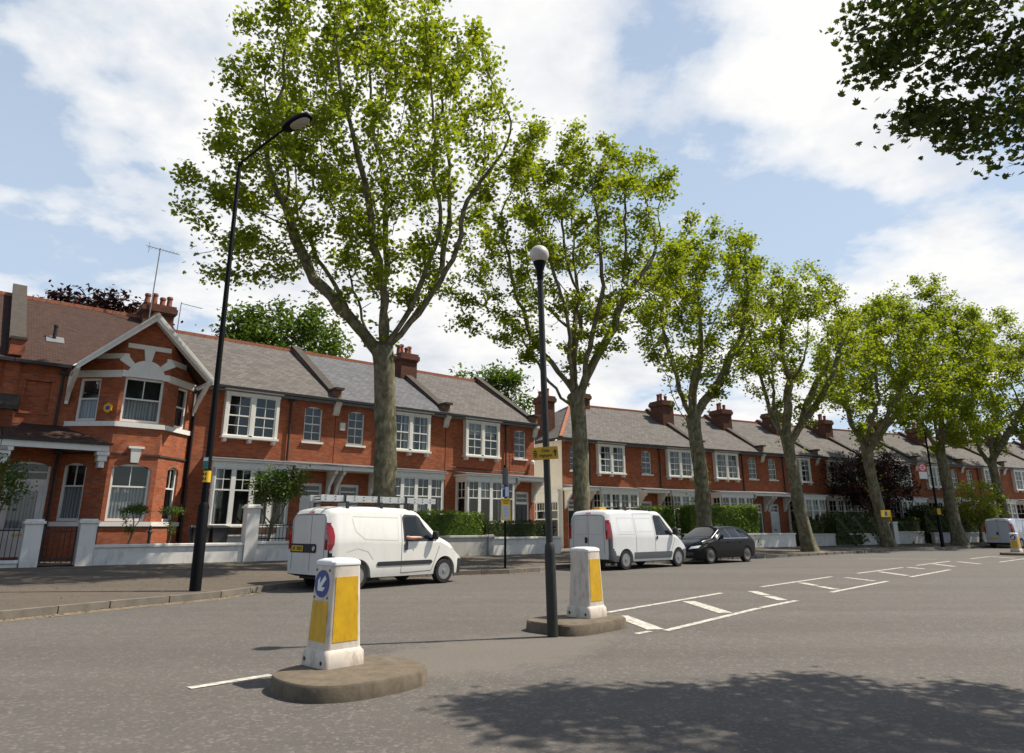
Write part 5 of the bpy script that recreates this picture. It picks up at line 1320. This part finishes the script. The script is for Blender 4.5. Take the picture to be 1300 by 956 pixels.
# 1: small white van with a ladder on its roof
H1a = 41.5; fw = Vector((math.sin(R(H1a)), math.cos(R(H1a)), 0)); rt = Vector((math.cos(R(H1a)), -math.sin(R(H1a)), 0))
Fc = Vector((-1.83, 18.72, 0)); cen = Fc - fw * (3.515 - 4.39/2) - rt * .80
c = Car('parked_van', 'small white van with a ladder on its roof and an arm resting on its window', 'van', cen, H1a, 4.39, 1.83, 'van_cream')
c.shell(dark=lambda x, y, z: (x < .62 - abs(z-.2)*.3 and z < .52) or (x < .34 and z < .52 + max(0, .34-x)*1.1 and abs(y) > .55) or (x > 4.02 and z < .60) or (x > 4.25 and z < .72),
        prof=[(0,1.66),(.03,1.74),(.12,1.80),(.4,1.85),(1.4,1.87),(2.3,1.85),(2.62,1.80),(2.78,1.74),(3.1,1.50),(3.42,1.23),(3.52,1.16),(3.75,1.10),(4.02,1.0),(4.2,.90),(4.3,.80),(4.36,.68),(4.39,.56)],
        belt=[(0,1.08),(3.3,1.04),(3.6,.92),(4.39,.5)], half=[(0,.80),(.05,.86),(.2,.90),(1,.915),(3.6,.915),(3.95,.88),(4.2,.79),(4.33,.66),(4.39,.56)],
        topw=[(0,.70),(.2,.76),(2.6,.77),(2.9,.70),(3.3,.72),(3.6,.70),(4.0,.62),(4.39,.45)], sill=[(0,.34),(.3,.26),(4.1,.24),(4.39,.26)], arches=[.775,3.515], ar=.375, cr=.14)
c.under(wells=(.775,3.515)); c.wheels(3.515, .775, .305, .19)
gl_ = [(2.17,1.10),(2.17,1.60),(2.24,1.65),(2.56,1.645),(2.68,1.60),(2.92,1.34),(3.12,1.14),(3.10,1.10)]
for sd in 'RL':
    c.decal([(2.12,1.05),(2.12,1.63),(2.2,1.70),(2.60,1.69),(2.74,1.63),(3.0,1.34),(3.22,1.12),(3.2,1.05)], sd, 'plastic_black', 'window_surround', off=.003)
    c.decal(gl_, sd, 'car_glass', 'side_window', off=.006)
    c.line([(2.06,.32),(2.06,1.2),(2.10,1.70)], sd); c.line([(3.30,1.06),(3.30,.9),(3.16,.60),(3.05,.34),(2.06,.32)], sd); 
    c.decal([(1.34,.50),(3.02,.50),(3.08,.55),(3.02,.60),(1.34,.60),(1.30,.55)], sd, 'plastic_black', 'rub_strip', off=.012)
    c.decal(rrect(2.14,2.24,.84,1.06,.04), sd, 'plastic_black', 'door_handle', off=.02)
    c.line([(.62,1.60),(.70,1.30),(.95,1.12),(1.95,1.08),(1.98,1.62),(.64,1.64)], sd, w=.020, mat='panel_shade')  # recessed panel's shaded edge, painted as a thin grey strip
    c.line([(1.20,.66),(1.05,.84),(.75,.92),(.45,.84)], sd, w=.018, mat='panel_shade')
    c.decal([(.0,.86),(.07,.90),(.12,1.02),(.135,1.20),(.11,1.36),(.06,1.47),(.0,1.50)], sd, 'tail_red', 'tail_light', off=.010)
c.decal([(-.80,.90),(-.69,.90),(-.71,1.49),(-.77,1.49)], 'B', 'tail_red', 'tail_light', off=.012); c.decal([(.80,.90),(.69,.90),(.71,1.49),(.77,1.49)], 'B', 'tail_red', 'tail_light', off=.012)
c.decal(rrect(-.795,-.72,1.12,1.22,.03), 'B', 'lamp_clear', 'reverse_light', off=.016)
c.line([(-.10,.42),(-.10,1.66)], 'B'); c.line([(-.66,.45),(-.66,1.62),(-.60,1.68),(.60,1.68),(.66,1.62),(.66,.45)], 'B', w=.016)
hb = c.decal([(-.36,.86),(-.33,.82),(.72,.82),(.72,1.02),(-.33,1.02),(-.36,.98)], 'B', 'plastic_black', 'handle_band', off=.012)
npl = c.decal(rrect(.18,.66,.85,.98,.01), 'B', 'plate_yellow', 'number_plate', off=.018)
for k in range(7):
    if k == 4: continue
    c.decal([(.23+.056*k,.875),(.262+.056*k,.875),(.262+.056*k,.955),(.23+.056*k,.955)], 'B', 'sign_black', 'plate_mark', npl, off=.021)
m = MB(Matrix.Translation((-c.L/2-.012,-.27,.92)) @ Matrix.Rotation(R(-90), 4, 'Y')); m.lathe([(0,0),(.055,0),(.055,.02),(.035,.025),(0,.02)], 18); m.build('door_badge', MT['alloy'], c.root)
c.decal(rrect(-.17,.05,1.715,1.75,.01), 'B', 'tail_red', 'brake_light', off=.01)
c.decal([(2.72,-.60),(2.72,.60),(3.38,.66),(3.42,0),(3.38,-.66)], 'T', 'car_glass', 'windscreen', off=.006)
for sy in (1, -1): c.decal([(sy*.50,.66),(sy*.78,.72),(sy*.80,.88),(sy*.62,.86),(sy*.50,.76)], 'F', 'lamp_clear', 'headlight', off=.008)
c.line([(3.46,-.66),(3.52,0),(3.46,.66)], 'T'); mirror_part(c, 3.08, -.90, 1.14); mirror_part(c, 3.08, .90, 1.14)
m = MB(); 
for x in (.55, 1.55, 2.42):
    m.box(x-c.L/2-.02, x-c.L/2+.02, -.70, .70, 1.955, 1.985)
    for y in (-.68, .68): m.box(x-c.L/2-.035, x-c.L/2+.035, y-.02, y+.02, 1.80, 1.98)
    m.box(x-c.L/2-.015, x-c.L/2+.015, -.60, -.57, 1.985, 2.16)
m.build('roof_rack', MT['plastic_black'], c.root)
# the ladder lies on the rack: a thing of its own
LDM = Matrix.Translation(cen) @ Matrix.Rotation(R(90-H1a), 4, 'Z'); lo = LDM @ Vector((-2.30, -.35, 1.99))
ld = empty('ladder', lo, R(90-H1a)); tag(ld, 'aluminium ladder lying on the roof rack of the small white van', 'ladder')
for y, y2 in ((-.20,'a'), (.25,'b')):
    for z in (0, .072):
        m = MB(); m.box(0, 3.55, y-.015, y+.015, z, z+.065); m.build('stile', MT['aluminium'], ld)
m = MB()
for k in range(13):
    for z in (.033, .105): m.tube([(.12+k*.27,-.235,z),(.12+k*.27,.27,z)], .014, 8)
stl = m.build('rungs', MT['plastic_grey'], ld, smooth=True)
# driver: a seated figure whose forearm rests on the sill
def person(name, label, root_loc, rz, joints, edges, radii, cloth_z=None):
    root = empty(name, root_loc, rz); tag(root, label, 'person')
    me = bpy.data.meshes.new('body'); me.from_pydata(joints, edges, []); o = bpy.data.objects.new('body', me); COL.objects.link(o); o.parent = root
    sk = o.modifiers.new('skin', 'SKIN'); sk.use_smooth_shade = True
    for i, r in enumerate(radii): me.skin_vertices[0].data[i].radius = (r, r)
    me.skin_vertices[0].data[0].use_root = True
    sb = o.modifiers.new('sub', 'SUBSURF'); sb.levels = 1; sb.render_levels = 2
    dg = bpy.context.evaluated_depsgraph_get(); dg.update()
    m2 = bpy.data.meshes.new_from_object(o.evaluated_get(dg)); o.modifiers.clear(); o.data = m2; m2.materials.clear(); m2.materials.append(MT['skin'])
    for p in m2.polygons: p.use_smooth = True
    return root, o
# vehicle frame: x forward, y left. shoulder inside the door, elbow and forearm along the sill
J = [(2.22,-.42,.62),(2.16,-.42,.85),(2.12,-.42,1.10),(2.10,-.42,1.30),(2.12,-.42,1.40),(2.16,-.42,1.52),(2.20,-.42,1.62),
     (2.12,-.62,1.27),(2.20,-.84,1.15),(2.28,-.955,1.135),(2.42,-.975,1.14),(2.52,-.98,1.145),(2.57,-.975,1.15),
     (2.61,-.995,1.15),(2.655,-1.0,1.135),(2.612,-.98,1.155),(2.665,-.98,1.14),(2.61,-.963,1.155),(2.66,-.958,1.138),(2.605,-.948,1.15),(2.642,-.94,1.135),(2.565,-1.005,1.14),(2.60,-1.02,1.125),
     (2.14,-.24,1.24),(2.34,-.20,1.08),(2.58,-.30,1.06),(2.45,-.45,.62),(2.72,-.50,.66)]
E_ = [(0,1),(1,2),(2,3),(3,4),(4,5),(5,6),(3,7),(7,8),(8,9),(9,10),(10,11),(11,12),(12,13),(13,14),(12,15),(15,16),(12,17),(17,18),(12,19),(19,20),(11,21),(21,22),(3,23),(23,24),(24,25),(0,26),(26,27)]
Rr = [.15,.15,.17,.13,.055,.095,.085,.07,.055,.047,.043,.034,.032] + [.010,.008]*4 + [.012,.010] + [.07,.05,.04,.09,.07]
J = [(x - 4.39/2, y, z - .62) for x, y, z in J]
dp = LDM @ Vector((0,0,.62)); dv, ob = person('person', 'van driver resting a bare forearm on the open window of the ladder van', dp, R(90-H1a), J, E_, Rr)

# 2: white panel van with grey bumpers
def panel_van(name, label, cen, hd, paint, rear_only=False):
    c = Car(name, label, 'van', cen, hd, 4.78, 1.90, paint)
    c.shell(darkmat='plastic_grey', dark=lambda x, y, z: (x < .55 - abs(z-.2)*.3 and z < .50) or (x < .17 and abs(y) > .66 and z < 1.55) or (x < .32 and z < .52 + max(0,.32-x)*1.4 and abs(y) > .6) or (x > 4.25 and z < .62) or (x > 4.62 and z < .72),
        prof=[(0,1.76),(.03,1.86),(.12,1.92),(.5,1.965),(2.2,1.97),(3.0,1.95),(3.2,1.89),(3.35,1.80),(3.75,1.47),(4.05,1.21),(4.15,1.13),(4.35,1.05),(4.55,.93),(4.68,.80),(4.75,.66),(4.78,.54)],
        belt=[(0,1.10),(3.7,1.08),(4.1,.95),(4.78,.48)], half=[(0,.85),(.04,.90),(.2,.94),(1,.95),(4.0,.95),(4.35,.91),(4.6,.82),(4.72,.70),(4.78,.60)],
        topw=[(0,.76),(.2,.80),(3.0,.80),(3.3,.74),(3.8,.76),(4.2,.74),(4.5,.64),(4.78,.45)], sill=[(0,.36),(.3,.27),(4.5,.25),(4.78,.28)], arches=[.85,3.948], ar=.39, cr=.13)
    c.under(wells=(.85,3.948)); c.wheels(3.948, .85, .325, .205)
    for sd in 'RL':
        c.decal([(2.58,1.12),(2.58,1.74),(2.66,1.82),(3.02,1.80),(3.14,1.74),(3.42,1.46),(3.66,1.22),(3.62,1.12)], sd, 'plastic_black', 'window_surround', off=.003)
        c.decal([(2.63,1.16),(2.63,1.71),(2.69,1.77),(3.0,1.76),(3.10,1.70),(3.38,1.42),(3.56,1.22),(3.54,1.16)], sd, 'car_glass', 'side_window', off=.006)
        c.line([(2.52,.34),(2.52,1.5),(2.56,1.86)], sd); c.line([(3.72,1.14),(3.72,.95),(3.52,.62),(3.40,.34),(2.52,.34)], sd); c.line([(1.42,.34),(1.42,1.84),(2.50,1.86)], sd); 
        c.line([(.45,1.16),(1.36,1.16)], sd, w=.022, mat='panel_shade'); c.line([(.5,1.70),(.5,1.24),(1.34,1.24),(1.34,1.70),(.5,1.70)], sd, w=.016, mat='panel_shade'); c.line([(1.5,1.70),(1.5,1.24),(2.42,1.24),(2.42,1.70),(1.5,1.70)], sd, w=.016, mat='panel_shade')  # grey strips paint the shaded edges of the pressed panels
        c.decal([(1.30,.34),(3.46,.34),(3.54,.50),(3.50,.56),(1.28,.56)], sd, 'plastic_grey', 'side_cladding', off=.010)
        c.decal(rrect(2.58,2.68,.98,1.10,.03), sd, 'plastic_black', 'door_handle', off=.02)
        c.decal([(.0,.98),(.10,1.0),(.11,1.60),(.0,1.62)], sd, 'tail_red', 'tail_light', off=.012)
        y_ = -1 if sd == 'R' else 1
        c.decal([(y_*.86,1.0),(y_*.77,1.0),(y_*.75,1.62),(y_*.83,1.62)], 'B', 'tail_red', 'tail_light', off=.014)
    c.line([(0,.5),(0,1.80)], 'B'); c.line([(-.70,.52),(-.68,1.70),(-.6,1.78),(.6,1.78),(.68,1.70),(.70,.52)], 'B'); c.decal(rrect(.03,.15,.86,1.06,.03), 'B', 'plastic_black', 'door_handle', off=.02); c.decal(rrect(.10,.62,.60,.71,.01), 'B', 'plate_yellow', 'number_plate', off=.012)
    for (a, b) in ((-.62,-.06),(.06,.62)): c.line([(a,1.15),(a,1.66),(b,1.66),(b,1.15),(a,1.15)], 'B', w=.014, mat='van_grey')
    c.decal(rrect(-.12,.12,1.84,1.875,.01), 'B', 'tail_red', 'brake_light', off=.008)
    c.decal([(3.34,-.62),(3.34,.62),(4.0,.70),(4.06,0),(4.0,-.70)], 'T', 'car_glass', 'windscreen', off=.006)
    for sy in (1, -1): c.decal([(sy*.50,.68),(sy*.80,.74),(sy*.84,.96),(sy*.66,.92),(sy*.50,.80)], 'F', 'lamp_clear', 'headlight', off=.008)
    mirror_part(c, 3.62, -.95, 1.20, s=1.2); mirror_part(c, 3.62, .95, 1.20, s=1.2)
    return c
hd = 47.0; fw = Vector((math.sin(R(hd)), math.cos(R(hd)), 0)); rt = Vector((math.cos(R(hd)), -math.sin(R(hd)), 0))
cen2 = Vector((3.82,24.25,0)) + fw * (4.78/2 - .85) - rt * .86
c = panel_van('parked_van', 'long white panel van with dark grey bumpers parked right of the globe lamp post', cen2, hd, 'van_white')
m = MB()
for x in (1.2, 2.6):
    m.box(x-c.L/2-.02, x-c.L/2+.02, -.72, .72, 2.05, 2.08)
    for y in (-.70,.70): m.box(x-c.L/2-.03, x-c.L/2+.03, y-.02, y+.02, 1.90, 2.07)
m.build('roof_bar', MT['plastic_black'], c.root)
m = MB(); m.box(.5-c.L/2, .85-c.L/2, -.14, .14, 1.995, 2.06); m.build('amber_beacon', MT['sign_yellow'], c.root, bevel=.02)
hd = 57.0; fw = Vector((math.sin(R(hd)), math.cos(R(hd)), 0)); rt = Vector((math.cos(R(hd)), -math.sin(R(hd)), 0))
c = panel_van('parked_van', 'pale grey van parked at the far right edge beyond the distant bollard', Vector((34.6,48.4,0)) + fw*1.6 - rt*.9, hd, 'van_grey')

# 3: black hatchback facing the other way
hd = 50.0 + 180; fw = Vector((math.sin(R(hd)), math.cos(R(hd)), 0)); lf = Vector((-math.cos(R(hd)), math.sin(R(hd)), 0))
cen3 = Vector((7.75,28.15,0)) - fw * (3.42 - 4.29/2) - lf * .76
c = Car('parked_car', 'glossy black hatchback facing left behind the long white panel van', 'car', cen3, hd, 4.29, 1.77, 'car_black')
c.shell(prof=[(0,.72),(.03,.90),(.10,1.02),(.35,1.20),(.72,1.36),(1.1,1.41),(1.6,1.425),(2.1,1.41),(2.4,1.35),(2.8,1.15),(3.1,.99),(3.2,.95),(3.6,.90),(3.95,.80),(4.12,.70),(4.23,.58),(4.29,.45)],
        belt=[(0,.68),(.4,.94),(3.0,.88),(3.5,.78),(4.29,.40)], half=[(0,.70),(.06,.79),(.25,.86),(1,.885),(3.4,.88),(3.8,.85),(4.05,.76),(4.2,.64),(4.29,.50)],
        topw=[(0,.62),(.4,.66),(1.0,.60),(2.2,.60),(2.8,.70),(3.2,.74),(3.7,.70),(4.29,.4)], sill=[(0,.30),(.4,.22),(3.9,.20),(4.29,.24)], arches=[.84,3.42], ar=.355, cr=.10, nx=170)
c.under(.28, wells=(.84,3.42)); c.wheels(3.42, .84, .315, .21, kind='alloy')
for sd in 'RL':
    c.decal([(.72,1.00),(.98,1.27),(1.3,1.34),(1.9,1.345),(2.22,1.29),(2.72,1.02),(2.70,.97),(.8,.975)], sd, 'car_glass', 'side_window', off=.005)
    for x in (1.25, 1.95): c.line([(x,.97),(x+.04,1.34)], sd, w=.05, mat='plastic_black', off=.009)
    c.line([(.70,1.0),(.78,.958),(2.74,.955)], sd, w=.018, mat='alloy', off=.010); c.line([(1.98,.95),(1.98,.30)], sd, mat='plastic_black'); c.line([(1.22,.95),(1.1,.60)], sd, mat='plastic_black'); c.line([(2.86,.9),(2.90,.34)], sd, mat='plastic_black')
    for x in (1.2, 2.05): c.decal(rrect(x,x+.18,.78,.82,.015), sd, 'car_black', 'door_handle', off=.03)
c.decal([(2.38,-.50),(2.38,.50),(3.02,.64),(3.08,0),(3.02,-.64)], 'T', 'car_glass', 'windscreen', off=.005)
c.decal([(.14,-.58),(.14,.58),(.62,.48),(.62,-.48)], 'T', 'car_glass', 'rear_window', off=.005)
for sy in (1, -1): c.decal([(sy*.40,.56),(sy*.70,.60),(sy*.72,.70),(sy*.46,.66)], 'F', 'lamp_clear', 'headlight', off=.008)
c.decal([(-.26,.36),(-.32,.66),(.32,.66),(.26,.36)], 'F', 'plastic_black', 'grille', off=.008); c.decal(rrect(-.26,.26,.44,.54,.01), 'F', 'sign_white', 'number_plate', off=.014)
c.decal([(.36,.34),(.62,.34),(.60,.44),(.38,.44)], 'F', 'plastic_black', 'fog_light', off=.008)
mirror_part(c, 2.72, .84, .98, 'car_black', .8); mirror_part(c, 2.72, -.84, .98, 'car_black', .8)
# soft blue gaps (negative) and cloud banks (positive)
BLOBS = [(50,170,.24,-.13), (180,270,.14,-.06), (230,60,.22,.09), (330,150,.2,.05), (130,205,.05,.07), (90,340,.24,.10), (30,20,.08,.05), (40,280,.08,.05), (700,40,.20,.07), (760,210,.12,-.08), (640,120,.12,.05), (930,75,.09,.09), (850,30,.12,-.08), (780,110,.08,-.05), (1010,150,.1,-.07),
         (1090,165,.09,.07), (1180,250,.2,.08), (1250,330,.12,-.05), (960,300,.16,-.07), (1040,330,.1,-.04), (700,500,.4,.09), (560,350,.3,.05)]
# ---------------------------------------------------------------- camera, sun, sky
cam = bpy.data.cameras.new('Camera'); co = bpy.data.objects.new('Camera', cam); COL.objects.link(co)
co.location = (0, 0, CAMH); co.rotation_euler = (PI/2 + PITCH, 0, 0)
cam.sensor_width = 36; cam.lens = 867/1300*36; cam.shift_y = -45/1300; cam.clip_start = .05; cam.clip_end = 3000
SC.camera = co
SUNV = Vector((math.cos(R(57.5))*.965, math.cos(R(57.5))*.262, math.sin(R(57.5)))).normalized()
su = bpy.data.lights.new('Sun', 'SUN'); so = bpy.data.objects.new('Sun', su); COL.objects.link(so)
su.energy = 5.0; su.angle = R(.53); su.color = (1.0, .93, .82)
so.rotation_euler = SUNV.to_track_quat('Z', 'Y').to_euler(); so.location = (30, 20, 40)
wd = bpy.data.worlds.new('World'); SC.world = wd; wd.use_nodes = True
nt = wd.node_tree; nn = nt.nodes; lk = nt.links.new
bg = nn['Background']; bg.inputs[1].default_value = .1
sky = nn.new('ShaderNodeTexSky'); sky.sky_type = 'NISHITA'; sky.sun_disc = False
sky.sun_elevation = R(57.5); sky.sun_rotation = math.atan2(SUNV.x, SUNV.y); sky.air_density = 1.0; sky.dust_density = 1.2; sky.ozone_density = 1.0
def wn(t, **kw):
    x = nn.new(t)
    for k, v in kw.items(): setattr(x, k, v)
    return x
def wm(op, a, b=None, c=None):
    x = wn('ShaderNodeMath', operation=op)
    for i, v in enumerate((a, b, c)):
        if v is None: continue
        if isinstance(v, (int, float)): x.inputs[i].default_value = v
        else: lk(v, x.inputs[i])
    return x.outputs[0]
tc = wn('ShaderNodeTexCoord'); sx = wn('ShaderNodeSeparateXYZ'); lk(tc.outputs['Generated'], sx.inputs[0])
den = wm('ADD', wm('MAXIMUM', sx.outputs[2], 0.0), .22)
cx = wn('ShaderNodeCombineXYZ'); lk(wm('DIVIDE', sx.outputs[0], den), cx.inputs[0]); lk(wm('DIVIDE', sx.outputs[1], den), cx.inputs[1])
def noise(scale, detail, rough, off=(0,0,0), dist=0):
    mp = wn('ShaderNodeMapping'); mp.inputs['Location'].default_value = off; lk(cx.outputs[0], mp.inputs[0])
    x = wn('ShaderNodeTexNoise'); x.inputs['Scale'].default_value = scale; x.inputs['Detail'].default_value = detail; x.inputs['Roughness'].default_value = rough; x.inputs['Distortion'].default_value = dist
    lk(mp.outputs[0], x.inputs['Vector']); return x.outputs[0]
def wramp(src, stops):
    r = wn('ShaderNodeValToRGB'); e = r.color_ramp.elements
    while len(e) < len(stops): e.new(.5)
    for el, (p, c) in zip(e, stops): el.position = p; el.color = (c, c, c, 1) if isinstance(c, (int, float)) else tuple(c) + (1,)
    lk(src, r.inputs[0]); return r.outputs[0]
def blob(x, y, rad, amp):
    """a soft region of the sky round the direction of photo point (x, y)"""
    u, v = x - 650.0, 433.0 - y
    d = Vector((u, 867*math.cos(PITCH) - v*math.sin(PITCH), 867*math.sin(PITCH) + v*math.cos(PITCH))).normalized()
    dp = wn('ShaderNodeVectorMath', operation='DISTANCE'); lk(tc.outputs['Generated'], dp.inputs[0]); dp.inputs[1].default_value = d
    q = wm('DIVIDE', dp.outputs['Value'], rad)
    return wm('MULTIPLY', wm('POWER', 2.718, wm('MULTIPLY', wm('MULTIPLY', q, q), -1.0)), amp)
n1_ = noise(1.15, 10, .56, (3.1, .7, 0), .0); n2_ = noise(3.4, 9, .55, (1.7, 5.2, 0), .0); base = wm('ADD', wm('MULTIPLY', n1_, .6), wm('MULTIPLY', n2_, .4))
cov = base
for b in BLOBS: cov = wm('ADD', cov, blob(*b))
mask = wramp(cov, [(.475, 0.), (.51, .55), (.565, 1.)])
shade = noise(2.6, 7, .6, (9.3, 4.2, 0), .1)
fy = wn('ShaderNodeMapRange', interpolation_type='SMOOTHSTEP'); lk(sx.outputs[1], fy.inputs[0]); fy.inputs[1].default_value = -.15; fy.inputs[2].default_value = .45
fz = wn('ShaderNodeMapRange', interpolation_type='SMOOTHSTEP'); lk(sx.outputs[2], fz.inputs[0]); fz.inputs[1].default_value = .95; fz.inputs[2].default_value = .72
front = wm('MULTIPLY', fy.outputs[0], fz.outputs[0]); mask = wm('MULTIPLY', mask, wm('MULTIPLY_ADD', front, .85, .15))
cc_ = wramp(shade, [(.28, (5.7, 6.0, 6.5)), (.43, (7.1, 7.2, 7.4)), (.55, (8.1, 8.05, 7.95))])
hz = wm('MULTIPLY', wramp(sx.outputs[2], [(0, .95), (.16, .85), (.42, .72), (.8, .45)]), wm('MULTIPLY_ADD', front, .9, .1))
# thin veil of high haze over the blue
mv = wn('ShaderNodeMix', data_type='RGBA'); lk(hz, mv.inputs[0]); lk(sky.outputs[0], mv.inputs[6]); mv.inputs[7].default_value = (4.9, 5.95, 7.3, 1)
mc = wn('ShaderNodeMix', data_type='RGBA'); lk(mask, mc.inputs[0]); lk(mv.outputs[2], mc.inputs[6]); lk(cc_, mc.inputs[7])
lk(mc.outputs[2], bg.inputs[0])
SC.view_settings.view_transform = 'Standard'; SC.view_settings.look = 'None'; SC.view_settings.exposure = 0.32; SC.view_settings.gamma = 1.0
SC.view_settings.use_curve_mapping = False
SC.cycles.max_bounces = 8; SC.cycles.transparent_max_bounces = 12; SC.cycles.diffuse_bounces = 3; SC.cycles.glossy_bounces = 3
SC.cycles.use_denoising = True
SC.cycles.caustics_reflective = False; SC.cycles.caustics_refractive = False
